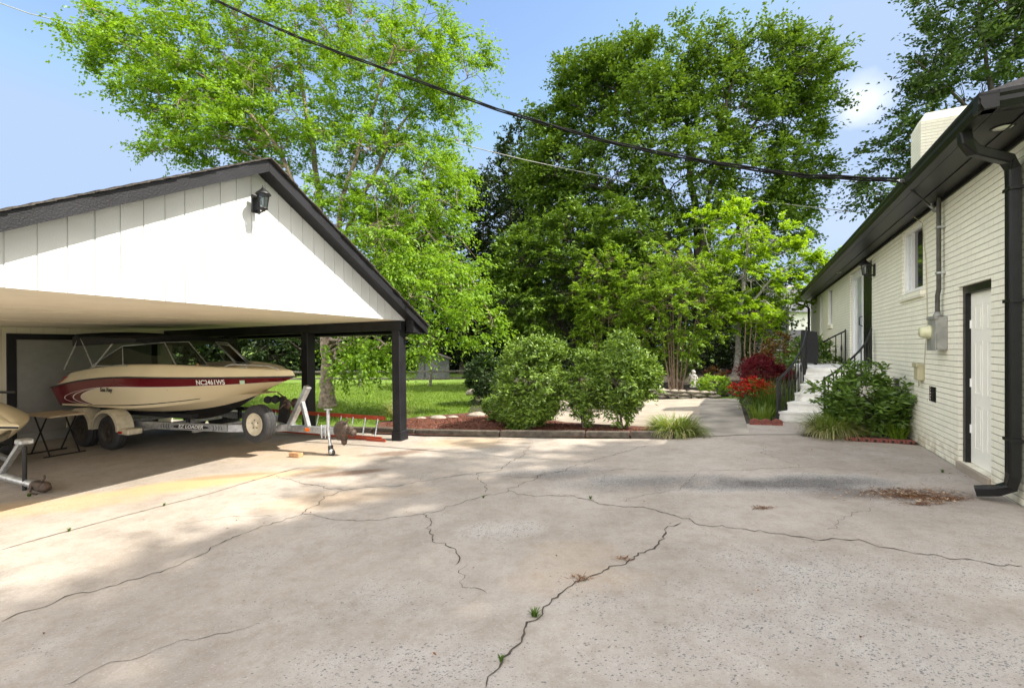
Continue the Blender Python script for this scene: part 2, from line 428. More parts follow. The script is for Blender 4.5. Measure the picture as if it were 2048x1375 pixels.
M['tan'] = simple('tan plastic', (.42, .39, .25), .5, var=.1)
M['meter'] = simple('pale green meter', (.56, .56, .36), .3, var=.08)
M['galv'] = simple('galvanised steel', (.50, .52, .53), .38, .75, var=.22, scale=18, bump=.1)
M['rust'] = simple('rusty steel', (.13, .085, .06), .6, .5, scale=16, bump=.5, c2=(.05, .042, .038))
M['rubber'] = simple('tyre rubber', (.035, .035, .036), .75, var=.3, scale=25, bump=.4, bscale=90)
M['rim'] = simple('cream steel rim', (.62, .56, .42), .45, .1, var=.12, scale=14)
M['orange'] = simple('orange fibreglass', (.29, .045, .016), .45, var=.25, scale=10)
M['red_plastic'] = simple('red lens', (.45, .02, .015), .2, var=.1)
M['amber'] = simple('amber lens', (.80, .16, .015), .2, var=.1)
M['gel'] = simple('cream gelcoat', (.84, .72, .48), .16, var=.05, scale=2)
M['vinyl'] = simple('cream vinyl', (.62, .50, .31), .55, var=.12, scale=8)
M['shingle'] = simple('dark shingles', (.055, .048, .042), .9, var=.5, scale=30, bump=.8, bscale=60)
M['canvas'] = simple('black canvas', (.012, .012, .013), .8, var=.3, scale=15, bump=.4)
M['wood'] = simple('raw lumber', (.42, .24, .12), .7, var=.3, scale=20)
M['table'] = simple('table top', (.50, .40, .28), .5, var=.15, scale=12)
M['fence_wood'] = simple('weathered fence wood', (.17, .155, .135), .85, var=.35, scale=14, bump=.6)
M['shed'] = simple('shed boards', (.075, .078, .085), .8, var=.2, scale=8, bump=.3)
M['timber'] = simple('old landscape timber', (.075, .062, .047), .85, var=.4, scale=10, bump=.7, bscale=35)
M['red_brick'] = simple('red brick', (.17, .05, .036), .8, var=.35, scale=18, bump=.6, bscale=60)
M['stone'] = simple('field stone', (.28, .24, .195), .85, var=.35, scale=9, bump=.8, bscale=30)
M['statue'] = simple('white cast stone', (.42, .40, .36), .8, var=.2, scale=12, bump=.4)
M['bark'] = simple('grey brown bark', (.20, .165, .125), .9, scale=14, bump=1.0, bscale=22, c2=(.09, .07, .055))
M['birch_bark'] = simple('flaking birch bark', (.36, .29, .22), .9, scale=11, bump=1.0, bscale=20, c2=(.10, .075, .06))
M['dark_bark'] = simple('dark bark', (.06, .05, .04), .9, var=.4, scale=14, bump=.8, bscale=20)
M['myrtle_bark'] = simple('smooth tan bark', (.30, .21, .14), .7, scale=8, bump=.3, c2=(.17, .115, .075))
M['pale_bark'] = simple('pale lichen bark', (.46, .44, .40), .8, scale=10, bump=.5, c2=(.2, .18, .16))

# foliage
M['l_birch'] = leaf_mat('birch leaves', (.11, .235, .012), (.23, .39, .028), .42, .06)
M['l_oak'] = leaf_mat('oak leaves', (.045, .10, .014), (.15, .25, .028), .26, .05)
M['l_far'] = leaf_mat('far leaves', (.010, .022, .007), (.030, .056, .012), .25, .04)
M['l_magnolia'] = leaf_mat('broad dark leaves', (.03, .08, .012), (.19, .31, .03), .16, .08, .3)
M['l_myrtle'] = leaf_mat('myrtle leaves', (.11, .225, .014), (.28, .43, .034), .34, .06)
M['l_redbud'] = leaf_mat('redbud leaves', (.15, .29, .010), (.29, .45, .026), .46, .04)
M['l_shrub'] = leaf_mat('glossy shrub leaves', (.05, .115, .014), (.25, .38, .045), .20, .11, .28)
M['l_rhodo'] = leaf_mat('rhododendron leaves', (.045, .105, .014), (.17, .28, .04), .28, .10, .3)
M['l_maple'] = leaf_mat('dark red maple leaves', (.06, .006, .010), (.17, .012, .022), .3, .05, tcol=(1.5, .6, .6))
M['l_azalea'] = leaf_mat('red petals', (.28, .004, .006), (.46, .010, .012), .3, .05, tcol=(1.3, .6, .5))
M['l_photinia'] = leaf_mat('coppery leaves', (.05, .11, .02), (.24, .05, .025), .3, .06, tcol=(1.3, .8, .6))
M['l_blade'] = leaf_mat('grass blades', (.07, .13, .015), (.22, .30, .05), .35, .06)
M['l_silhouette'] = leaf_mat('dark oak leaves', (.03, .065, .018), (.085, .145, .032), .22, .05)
M['l_dark'] = leaf_mat('dark shrub leaves', (.016, .038, .008), (.05, .10, .018), .24, .10)
M['l_weed'] = leaf_mat('weed blades', (.045, .09, .012), (.10, .17, .03), .3, .04)
M['l_straw'] = leaf_mat('pale blades', (.14, .15, .05), (.45, .42, .2), .3, .05, tcol=(1.1, 1, .8))
M['l_lawn'] = leaf_mat('lawn blades', (.09, .17, .014), (.20, .30, .03), .4, .04)

def concrete():
    m, nt, N, L = new_mat('driveway concrete')
    out = N.new('ShaderNodeOutputMaterial'); p = N.new('ShaderNodeBsdfPrincipled'); L.new(p.outputs[0], out.inputs[0])
    p.inputs['Roughness'].default_value = .85; p.inputs['Specular IOR Level'].default_value = .3
    tc = N.new('ShaderNodeTexCoord'); V = tc.outputs['Object']
    def noise(sc, det=5, rough=.55):
        n = N.new('ShaderNodeTexNoise'); n.inputs['Scale'].default_value = sc; n.inputs['Detail'].default_value = det; n.inputs['Roughness'].default_value = rough
        L.new(V, n.inputs['Vector']); return n
    def rmp(src, stops):
        r = ramp(N.new('ShaderNodeValToRGB'), stops); L.new(src, r.inputs[0]); return r.outputs[0]
    def mix(a, b, f, mode='MIX'):
        x = N.new('ShaderNodeMixRGB'); x.blend_type = mode
        for s, v in ((0, f), (1, a), (2, b)):
            if isinstance(v, (int, float)): x.inputs[s].default_value = v
            elif isinstance(v, tuple): x.inputs[s].default_value = (*v, 1)
            else: L.new(v, x.inputs[s])
        return x.outputs[0]
    def math_(op, a, b=0.0, clamp=False):
        x = N.new('ShaderNodeMath'); x.operation = op; x.use_clamp = clamp
        for s, v in ((0, a), (1, b)):
            if isinstance(v, (int, float)): x.inputs[s].default_value = v
            else: L.new(v, x.inputs[s])
        return x.outputs[0]
    big = noise(.55, 4).outputs['Fac']; mid = noise(3.2, 6).outputs['Fac']; fine = noise(45, 5, .7).outputs['Fac']; gr = noise(220, 3, .8).outputs['Fac']
    c = mix((.325, .289, .249), (.425, .385, .340), rmp(big, [(.35, 0), (.65, 1)]))
    c = mix(c, (.78, .76, .74), rmp(mid, [(.3, .6), (.6, 0)]), 'MULTIPLY')
    c = mix(c, (.84, .80, .76), rmp(noise(11, 7, .65).outputs['Fac'], [(.36, .6), (.52, 0)]), 'MULTIPLY')
    c = mix(c, (.80, .78, .76), rmp(fine, [(.35, .5), (.6, 0)]), 'MULTIPLY')
    c = mix(c, (.72, .70, .68), rmp(gr, [(.32, .7), (.55, 0)]), 'MULTIPLY')
    dn = noise(1.3, 6, .65)
    def blob(px, py, rx, ry, rot=0.0, soft=.6, dis=.7):
        g = ground(px, py); s = N.new('ShaderNodeVectorMath'); s.operation = 'SUBTRACT'; L.new(V, s.inputs[0]); s.inputs[1].default_value = (g[0], g[1], 0)
        rt = N.new('ShaderNodeVectorRotate'); rt.rotation_type = 'Z_AXIS'; rt.inputs['Angle'].default_value = -R(rot); L.new(s.outputs[0], rt.inputs['Vector'])
        k = N.new('ShaderNodeVectorMath'); k.operation = 'MULTIPLY'; L.new(rt.outputs[0], k.inputs[0]); k.inputs[1].default_value = (1 / rx, 1 / ry, 0)
        ln = N.new('ShaderNodeVectorMath'); ln.operation = 'LENGTH'; L.new(k.outputs[0], ln.inputs[0])
        d = math_('SUBTRACT', dn.outputs['Fac'], .5); d = math_('MULTIPLY', d, dis * 2)
        return rmp(math_('ADD', ln.outputs['Value'], d), [(max(0, 1 - soft), 1), (1.0, 0)])
    # ochre clay stains along the carport
    for (px, py, rx, ry, rot, s_) in ((480, 955, 1.6, .35, 20, .75), (100, 1010, 1.3, .5, 25, .7), (330, 975, 1.2, .35, 20, .6), (930, 885, 1.3, .5, 0, .45), (1140, 1110, .45, .4, 0, .14), (1150, 1160, .6, .25, 0, .16), (650, 1000, 1.2, .4, 15, .3), (560, 900, 2.4, 1.0, -22, .35)):
        c = mix(c, (.50, .33, .16), math_('MULTIPLY', blob(px, py, rx, ry, rot), s_ * .85))
    # dark brown stains at the carport mouth
    for (px, py, rx, ry, rot, s_) in ((700, 945, .75, .16, 20, .8), (800, 905, .55, .2, 15, .7), (480, 950, .9, .12, 15, .35), (845, 898, .4, .12, 0, .5), (950, 872, 1.2, .25, 0, .4)):
        c = mix(c, (.14, .085, .055), math_('MULTIPLY', blob(px, py, rx, ry, rot), s_))
    # exposed aggregate: dark chips in worn patches
    vo = N.new('ShaderNodeTexVoronoi'); vo.inputs['Scale'].default_value = 84; vo.inputs['Randomness'].default_value = 1
    mp = N.new('ShaderNodeMapping'); mp.inputs['Rotation'].default_value = (0, 0, .5); mp.inputs['Scale'].default_value = (.8, 1.25, .2)
    wv = N.new('ShaderNodeVectorMath'); wv.operation = 'MULTIPLY_ADD'; nz = noise(60, 3); L.new(nz.outputs['Color'], wv.inputs[0]); wv.inputs[1].default_value = (.012, .012, 0); L.new(V, wv.inputs[2])
    L.new(wv.outputs[0], mp.inputs['Vector']); L.new(mp.outputs[0], vo.inputs['Vector'])
    sep = N.new('ShaderNodeSeparateColor'); L.new(vo.outputs['Color'], sep.inputs[0])
    chip = math_('LESS_THAN', vo.outputs['Distance'], math_('MULTIPLY', sep.outputs[0], .62))
    pn = noise(.9, 5, .6).outputs['Fac']; pn2 = noise(5.5, 4, .6).outputs['Fac']
    area = math_('ADD', math_('MULTIPLY', pn, .65), math_('MULTIPLY', pn2, .35))
    reg = None
    for (px, py, rx, ry, rot, s_) in ((1750, 1150, 1.5, .75, 0, 1), (1900, 1300, 1.2, .7, 0, 1), (1450, 1280, 1.1, .5, 0, .75), (800, 1330, .9, .35, 0, .85), (1250, 1330, .6, .3, 0, .7), (1600, 965, 1.9, .40, 0, 1.9), (1300, 960, 1.3, .42, 0, 1.7), (1080, 945, 1.0, .32, 0, 1.5), (1010, 1060, .6, .25, 0, .8), (1420, 1200, 1.0, .5, 0, .55), (760, 1190, .7, .4, 0, .6)):
        b = math_('MULTIPLY', blob(px, py, rx, ry, rot, .8, .9), s_)
        reg = b if reg is None else math_('MAXIMUM', reg, b)
    dens = math_('ADD', math_('MULTIPLY', reg, .52), math_('MULTIPLY', math_('SUBTRACT', area, .52), 1.8), True)
    keep = math_('LESS_THAN', sep.outputs[1], dens)
    pit = math_('MULTIPLY', chip, keep)
    c = mix(c, (.46, .445, .42), math_('MULTIPLY', dens, .8, True))
    cc = mix((.070, .075, .083), (.19, .18, .17), sep.outputs[2])
    c = mix(c, cc, math_('MULTIPLY', pit, .85))
    v2 = N.new('ShaderNodeTexVoronoi'); v2.inputs['Scale'].default_value = 150; m2 = N.new('ShaderNodeMapping'); m2.inputs['Scale'].default_value = (.7, 1.2, .2); m2.inputs['Rotation'].default_value = (0, 0, .4); L.new(wv.outputs[0], m2.inputs['Vector']); L.new(m2.outputs[0], v2.inputs['Vector'])
    s2 = N.new('ShaderNodeSeparateColor'); L.new(v2.outputs['Color'], s2.inputs[0])
    fk = math_('MULTIPLY', math_('LESS_THAN', v2.outputs['Distance'], math_('MULTIPLY', s2.outputs[0], .5)), math_('LESS_THAN', s2.outputs[1], math_('ADD', math_('MULTIPLY', dens, 1.2), .10)))
    c = mix(c, (.15, .145, .14), math_('MULTIPLY', fk, .62))
    c = mix(c, (.55, .52, .48), math_('MULTIPLY', math_('GREATER_THAN', s2.outputs[2], .96), .25))
    # dark run-off streak from the downspout
    for (px, py, rx, ry, rot, s_) in ((1600, 965, 1.15, .26, -2, .75), (1320, 962, 1.0, .33, 0, .55), (1090, 950, .9, .3, 8, .5), (1830, 990, .7, .2, 0, .5), (1690, 985, .6, .2, 0, .4), (1420, 815, .45, 2.0, -28, .0)):
        c = mix(c, (.36, .355, .36), math_('MULTIPLY', blob(px, py, rx * 1.25, ry * 1.3, rot, .75, .8), min(1, s_ * 1.3)), 'MULTIPLY')
    L.new(c, p.inputs['Base Color'])
    bp = N.new('ShaderNodeBump'); bp.inputs['Strength'].default_value = .55; bp.inputs['Distance'].default_value = .006
    h = math_('ADD', math_('MULTIPLY', gr, .5), math_('ADD', math_('MULTIPLY', fine, .8), math_('MULTIPLY', pit, -.6)))
    L.new(h, bp.inputs['Height']); L.new(bp.outputs[0], p.inputs['Normal'])
    return m
M['concrete'] = concrete()
M['patio'] = simple('patio concrete', (.31, .265, .21), .85, var=.16, scale=3, bump=.5, bscale=80)
M['walk'] = simple('stained walk concrete', (.38, .34, .285), .85, scale=1.5, bump=.5, bscale=80, c2=(.15, .135, .115))
M['lawn'] = simple('lawn soil', (.13, .21, .022), .95, scale=1.1, bump=.8, bscale=60, c2=(.09, .155, .014))
M['mulch'] = simple('red mulch', (.12, .044, .027), .95, scale=26, bump=1.0, bscale=70, c2=(.07, .024, .016))
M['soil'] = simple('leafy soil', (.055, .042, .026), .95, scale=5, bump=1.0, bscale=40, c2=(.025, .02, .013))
M['crack'] = simple('crack dirt', (.055, .045, .035), .95, var=.4, scale=30)
M['joint'] = simple('worn joint', (.17, .145, .12), .95, var=.4, scale=20)

# ------------------------------------------------------------------ ground
E0 = ground(828, 872); E1 = ground(1000, 874); E2 = ground(1340, 877); E3 = ground(1394, 874)
W0 = ground(1500, 869); 
walk_r_end = ground(1478, 797); walk_l_end = ground(1402, 797)
xy = lambda p: (p[0], p[1])
drive = [xy(KP(-.35, -.45)), xy(E0), xy(E1), xy(E2), xy(E3), xy(W0), xy(ground(1625, 869)), xy(HP(3.2, .02)), xy(HP(-9, .02)), (-3, -8), (-22, -8), xy(KP(9, 12)), xy(KP(-.35, 12))]
dv = sheet('driveway', drive, 0.0, M['concrete'])
# lawn terrain: one sheet to the horizon
bm = bmesh.new(); nx, ny = 60, 60
def tz(x, y):
    z = gz(x, y) - .035
    if dist_house(x, y) < 0: z = -.05
    return z
gx = np.concatenate([np.linspace(-400, -42, 6), np.linspace(-40, 40, 81), np.linspace(42, 400, 6)])
gy = np.concatenate([np.linspace(-120, -22, 5), np.linspace(-20, 60, 81), np.linspace(62, 700, 8)])
vv = [[bm.verts.new((x, y, tz(x, y))) for x in gx] for y in gy]
for j in range(len(gy) - 1):
    for i in range(len(gx) - 1): bm.faces.new((vv[j][i], vv[j][i + 1], vv[j + 1][i + 1], vv[j + 1][i]))
me = bpy.data.meshes.new('lawn'); bm.to_mesh(me); bm.free(); me.materials.append(M['lawn'])
lawn = bpy.data.objects.new('lawn', me); col.objects.link(lawn); tag(lawn, kind='structure')

patio = sheet('patio', [xy(ground(1100, 861)), xy(ground(1396, 871)), xy(ground(1402, 797)), xy(ground(1120, 797))], .004, M['patio'])
walk = sheet('walkway', [xy(E3), xy(W0), xy(walk_r_end), xy(walk_l_end)], .008, M['walk'])
apron = sheet('step_path', [xy(W0), xy(ground(1493, 848)), xy(HP(3.45, 1.9)), xy(HP(3.6, .85)), xy(ground(1625, 869))], .008, M['concrete'])
bed = sheet('mulch_bed', [xy(E0 + [0, .02, 0]), xy(E1 + [0, .05, 0]), xy(E2 + [0, .05, 0]), xy(ground(1380, 868)), xy(ground(1290, 855)), xy(ground(1130, 846)), xy(ground(1000, 822)), xy(ground(830, 836)), xy(ground(760, 845)), xy(ground(745, 868)), xy(KP(-.37, -.2))], .03, M['mulch'])
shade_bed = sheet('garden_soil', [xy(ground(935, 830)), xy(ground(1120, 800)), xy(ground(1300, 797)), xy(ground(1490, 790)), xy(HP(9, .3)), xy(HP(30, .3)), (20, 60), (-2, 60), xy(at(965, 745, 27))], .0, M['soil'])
house_bed = sheet('house_bed', [xy(ground(1600, 872)), xy(ground(1690, 878)), xy(HP(1.75, .02)), xy(HP(9, .02)), xy(HP(9, .8)), xy(HP(3.4, .8))], .02, M['soil'])
azalea_bed = sheet('azalea_bed', [xy(ground(1492.5, 848)), xy(ground(1560, 848)), xy(HP(4.2, 1.5)), xy(HP(9, 1.3)), xy(HP(9, 2.6)), xy(ground(1478.5, 798))], .012, M['soil'])

# cracks and joints: thin dark strips along the slab
def crack(name, pts, w, mat, jit=.018, parent=dv, seg=.05):
    P = [ground(*p)[:2] for p in pts]; out = []
    for a, b in zip(P[:-1], P[1:]):
        n = max(2, int(np.linalg.norm(b - a) / seg))
        for k in range(n): out.append(a + (b - a) * k / n)
    out.append(P[-1]); out = np.array(out); n = len(out)
    t = np.gradient(out, axis=0); t = unit(t); nr = np.stack([-t[:, 1], t[:, 0]], 1); wig = np.interp(np.arange(n), np.arange(0, n + 9, 9), rng.normal(size=len(np.arange(0, n + 9, 9))) * jit * .9)
    j = rng.normal(size=n) * jit; j = np.convolve(j, [.25, .5, .25], 'same') + rng.normal(size=n) * jit * .3
    out = out + nr * (j + wig)[:, None]; ww = w * (.55 + np.abs(rng.normal(size=n)) * .7); ww[0] = ww[-1] = w * .2
    mb = MB(); vs = []
    for q, h, r in zip(out, ww, nr):
        for s_ in (-.5, .5):
            v = q + r * h * s_; vs.append((v[0], v[1], gz(*v) + .0035))
    mb.add(vs, [(2 * i, 2 * i + 1, 2 * i + 3, 2 * i + 2) for i in range(n - 1)])
    return mb.build(name, mat, parent)
CR = [
 (.011, [(968, 1375), (1000, 1325), (1040, 1265), (1070, 1225), (1085, 1205), (1150, 1160), (1200, 1143), (1255, 1118), (1325, 1085), (1335, 1060), (1365, 1045)]),
 (.009, [(860, 1025), (858, 1065), (880, 1082), (900, 1095), (920, 1112), (918, 1130)]),
 (.004, [(918, 1130), (912, 1150), (930, 1172), (975, 1186)]),
 (.009, [(0, 1242), (90, 1212), (150, 1190), (245, 1165), (350, 1130), (400, 1108), (450, 1080), (520, 1050), (600, 1027), (640, 1005), (655, 990), (690, 979), (800, 968), (930, 948), (1000, 940), (1034, 915), (1062, 893)]),
 (.007, [(600, 1027), (680, 1036), (745, 1043), (800, 1033), (862, 1025), (900, 1012), (965, 993), (1010, 984), (1060, 960), (1100, 945), (1170, 925), (1225, 910), (1290, 890)]),
 (.009, [(1010, 984), (1120, 993), (1180, 996), (1250, 1015), (1330, 1028), (1400, 1048), (1500, 1060), (1620, 1075), (1720, 1080), (1800, 1098), (1950, 1120), (2048, 1134)]),
 (.006, [(1000, 953), (1075, 955), (1090, 944), (1250, 938), (1380, 942), (1500, 939), (1580, 933), (1700, 938), (1800, 942), (1905, 945)]),
 (.006, [(1590, 932), (1560, 915), (1530, 905), (1525, 890)]),
 (.006, [(945, 945), (960, 965), (972, 985)]),
 (.007, [(545, 952), (600, 964), (660, 977), (690, 979)]),
 (.005, [(1385, 945), (1370, 970), (1330, 985), (1240, 1000)]),
 (.004, [(1750, 1018), (1680, 1032), (1660, 1060)]),
 (.004, [(360, 1045), (450, 1037), (560, 1030)]),
 (.004, [(120, 1370), (200, 1330), (280, 1305), (400, 1275), (510, 1248)]),
]
for w, pts in CR: crack('crack', pts, w * .85, M['crack'], .03, seg=.035)
for w, pts in ((.02, [(0, 1100), (130, 1062), (330, 1010), (410, 990), (500, 962), (560, 945), (600, 935)]), (.016, [(1498, 869), (1506, 845), (1478, 798)])):
    crack('joint', pts, w, M['joint'], .006)
crack('joint', [(1396, 872), (1404, 798)], .015, M['joint'], .004)
crack('joint', [(1396, 872), (1440, 870), (1500, 869), (1560, 868), (1625, 868)], .013, M['joint'], .006)
crack('joint', [(1400, 842), (1290, 838)], .012, M['joint'], .004)
crack('joint', [(1401, 822), (1290, 819)], .012, M['joint'], .004)
# ------------------------------------------------------------------ the brick house
HROT = math.atan2(U[1], U[0])
house = thing('brick_house', 'long cream painted brick house with black eaves on the right', 'house', (OH[0], OH[1], 0), HROT)
Z_S = 3.45; S0 = -1.4; S1 = 16.6; DEEP = 9.0
d_s0, d_s1 = -.494, .377
OPEN = [(d_s0, d_s1, .09, 2.21), (1.70, 2.75, 2.33, 3.36), (4.99, 7.48, 1.0, 3.34), (10.5, 11.4, 2.15, 3.34), (12.8, 13.5, 1.85, 3.34), (1.15, 1.48, .70, .92), (2.93, 3.34, .70, .92)]
def wall_mesh():
    mb = MB(); xs = sorted({S0, S1} | {o[0] for o in OPEN} | {o[1] for o in OPEN}); zs = sorted({-.4, Z_S} | {o[2] for o in OPEN} | {o[3] for o in OPEN})
    inside = lambda x, z: any(o[0] < x < o[1] and o[2] < z < o[3] for o in OPEN)
    for a, b in zip(xs[:-1], xs[1:]):
        for c, d in zip(zs[:-1], zs[1:]):
            if not inside((a + b) / 2, (c + d) / 2): mb.add([(a, 0, c), (b, 0, c), (b, 0, d), (a, 0, d)], [(3, 2, 1, 0)])
    T = -.13
    for (a, b, c, d) in OPEN:
        mb.add([(a, 0, c), (a, T, c), (a, T, d), (a, 0, d)], [(0, 1, 2, 3)]); mb.add([(b, 0, c), (b, T, c), (b, T, d), (b, 0, d)], [(3, 2, 1, 0)])
        mb.add([(a, 0, d), (a, T, d), (b, T, d), (b, 0, d)], [(0, 1, 2, 3)]); mb.add([(a, 0, c), (a, T, c), (b, T, c), (b, 0, c)], [(3, 2, 1, 0)])
    for q in ([(S0, 0), (S0, -DEEP)], [(S0, -DEEP), (S1, -DEEP)], [(S1, -DEEP), (S1, 0)]):
        (x0, y0), (x1, y1) = q; mb.add([(x0, y0, -.4), (x1, y1, -.4), (x1, y1, Z_S), (x0, y0, Z_S)], [(0, 1, 2, 3)])
    return mb
wall_mesh().build('wall', M['brick'], house, recalc=False)
# roof: hip
OV = .57; e0, e1, f0, f1 = S0 - OV, S1 + OV, OV, -DEEP - OV; half = (f0 - f1) / 2; PIT = .60; ez = 3.575
rz = ez + half * PIT; dm = (f0 + f1) / 2
mb = MB(); A = [(e0, f0, ez), (e1, f0, ez), (e1, f1, ez), (e0, f1, ez), (e0 + half, dm, rz), (e1 - half, dm, rz)]
mb.add(A, [(0, 1, 5, 4), (2, 3, 4, 5), (1, 2, 5), (3, 0, 4)])
roof = mb.build('roof', M['shingle'], house)
mb = MB()   # soffit boards, closed ring, groove lines between the boards
mb.bx((e0 + .11, .003, Z_S), (e1 - .11, OV - .13, Z_S + .02)); mb.bx((e0 + .12, -DEEP, Z_S), (S0 - .003, .003, Z_S + .02)); mb.bx((S1 + .003, -DEEP, Z_S), (e1 - .12, .003, Z_S + .02))
mb.bx((e0 + .12, .2, Z_S - .012), (e1 - .12, .215, Z_S - .001)); mb.bx((S0, .004, Z_S - .05), (S1, .022, Z_S - .002))
mb.build('soffit', M['black'], house)
mb = MB()   # K-style gutter on the eaves
def gut(a, b, out):
    a = Vector(a); b = Vector(b); o = Vector(out)
    prof = [(-.125, .0), (-.035, .0), (-.012, .05), (-.012, .085), (0, .11), (0, .14), (-.012, .14), (-.02, .12), (-.115, .12), (-.125, .14)]
    vs = [p + o * x + Vector((0, 0, z)) for p in (a, b) for x, z in prof]; n = len(prof)
    mb.add(vs, [(i, (i + 1) % n, n + (i + 1) % n, n + i) for i in range(n)] + [list(range(n)), [n + i for i in range(n)][::-1]])
gut((e0, f0, Z_S), (e1, f0, Z_S), (0, 1, 0)); gut((e0, f1, Z_S), (e0, f0 - .001, Z_S), (-1, 0, 0))
gutter = mb.build('gutter', M['black'], house)
sd = wall_s(2028, .06)
def squaretube(mb, pts, w, h, n=4):
    for a, b in zip(pts[:-1], pts[1:]): mb.bar(a, b, w, h, bevel=.012)
def downspout(s, foot, name='downspout'):
    mb = MB(); pts = [Vector(p) for p in ((s - .30, .50, 3.47), (s - .30, .49, 3.38), (s - .25, .42, 3.30), (s - .06, .13, 3.235), (s, .07, 3.16), (s, .065, 3.0), (s, .065, .28), (s + .01, .08, .17), (s + .05, .16, .11), (s + .09, .30, .075))]
    mb2 = MB(); r = []
    up = Vector((1, 0, 0)); n = 8; vs = []
    sh = [(-1, -.75), (-.75, -1), (.75, -1), (1, -.75), (1, .75), (.75, 1), (-.75, 1), (-1, .75)]
    for i, p in enumerate(pts):
        t = (pts[min(i + 1, len(pts) - 1)] - pts[max(i - 1, 0)]).normalized(); x = (up - t * up.dot(t)).normalized(); y = t.cross(x)
        for a, b in sh: vs.append(p + x * a * .056 + y * b * .043)
    fs = [(i * n + k, i * n + (k + 1) % n, (i + 1) * n + (k + 1) % n, (i + 1) * n + k) for i in range(len(pts) - 1) for k in range(n)]
    mb2.add(vs, fs)
    for x in (-.028, 0, .028): mb2.bx((s + x - .006, .105, .3), (s + x + .006, .112, 3.1))
    for z in (.6, 1.9, 2.95): mb2.bx((s - .075, .02, z), (s + .075, .114, z + .03))
    return mb2.build(name, M['black'], house)
ds = downspout(sd, True)
mb = MB(); mb.tube([(S1 + .32, .5, 3.5), (S1 + .3, .48, 3.34), (S1 + .1, .12, 3.2), (S1 + .02, .07, 3.1), (S1 + .02, .07, .1)], .05, 8); mb.build('downspout', M['black'], house)
# chimney
a_c = 2.5125 + 1.25 / .8834; Yc = F * a_c / (1822 - 1507.0); sC = wall_s(1822, -1.25); zC = CAMH + (HY - 252) / F * Yc
mb = MB(); mb.bx((sC - .75, -2.45, 3.9), (sC, -1.25, zC - .22)); 
mb.add([(sC - .75, -1.25, zC - .22), (sC, -1.25, zC - .22), (sC, -2.45, zC - .22), (sC - .75, -2.45, zC - .22), (sC - .66, -1.36, zC), (sC - .09, -1.36, zC), (sC - .09, -2.34, zC), (sC - .66, -2.34, zC)], [(0, 1, 5, 4), (1, 2, 6, 5), (2, 3, 7, 6), (3, 0, 4, 7), (4, 5, 6, 7)])
mb.build('chimney', M['brick'], roof)
# windows
def window(s0, s1, z0, z1, dark0, dark1, label=None):
    mb = MB(); D = -.055; fw = .06
    mb.bx((s0, D - .05, z0), (s0 + fw, D + .03, z1)); mb.bx((s1 - fw, D - .05, z0), (s1, D + .03, z1))
    mb.bx((s0 + fw, D - .05, z0), (s1 - fw, D + .03, z0 + fw)); mb.bx((s0 + fw, D - .05, z1 - fw), (s1 - fw, D + .03, z1))
    mb.bx((dark1, D - .045, z0 + fw), (dark1 + .05, D + .025, z1 - fw))
    w = mb.build('window', M['white'], house)
    MB().bx((s0 + fw, D - .02, z0 + fw), (dark1, D - .01, z1 - fw)).build('pane', M['dark_glass'], w)
    MB().bx((dark1 + .05, D - .02, z0 + fw), (s1 - fw, D - .01, z1 - fw)).build('pane', M['pale_glass'], w)
    MB().bx((s0 - .06, -.128, z0 - .11), (s1 + .06, .045, z0 + .002), bevel=.008).build('sill', M['brick'], w)
    return w
window(1.70, 2.75, 2.33, 3.36, 0, 2.34)
window(10.5, 11.4, 2.15, 3.34, 0, 11.25); window(12.8, 13.5, 1.85, 3.34, 0, 13.36)
# utility door
mb = MB(); D = -.09
mb.bx((d_s1 - .075, -.128, .09), (d_s1 - .002, D + .05, 2.208)); mb.bx((d_s0 + .002, -.128, .09), (d_s0 + .06, D + .05, 2.208)); mb.bx((d_s0 + .06, -.128, 2.12), (d_s1 - .075, D + .05, 2.208))
mb.build('door_frame', M['black'], house)
MB().bx((d_s0, -.128, -.1), (d_s1, .03, .088), bevel=.01).build('threshold', M['patio'], house)
mb = MB(); a, b, z0, z1 = d_s0 + .062, d_s1 - .077, .095, 2.117
mb.bx((a, -.127, z0), (b, D, z1))
w2 = (b - a); st = .11
for (pz0, pz1) in ((.28, .80), (.92, 1.55), (1.68, 1.98)):
    for k in (0, 1):
        x0 = a + st + k * (w2 - st) / 2; x1 = x0 + (w2 - 3 * st) / 2 + .0
        for (q0, q1) in (((x0, pz0), (x1, pz0 + .02)), ((x0, pz1 - .02), (x1, pz1)), ((x0, pz0 + .02), (x0 + .02, pz1 - .02)), ((x1 - .02, pz0 + .02), (x1, pz1 - .02))):
            mb.bx((q0[0], D, q0[1]), (q1[0], D + .0035, q1[1]))
        mb.bx((x0 + .05, D, pz0 + .05), (x1 - .05, D + .003, pz1 - .05))
door = mb.build('door', M['offwhite'], house)
for z in (.45, 1.0, 1.7): MB().bx((b - .012, D + .0, z), (b + .012, D + .012, z + .1)).build('hinge', M['white'], door)
mb = MB(); mb.bx((a + .06, D, .98), (a + .085, D + .02, 1.06)); mb.build('latch', M['iron'], door)
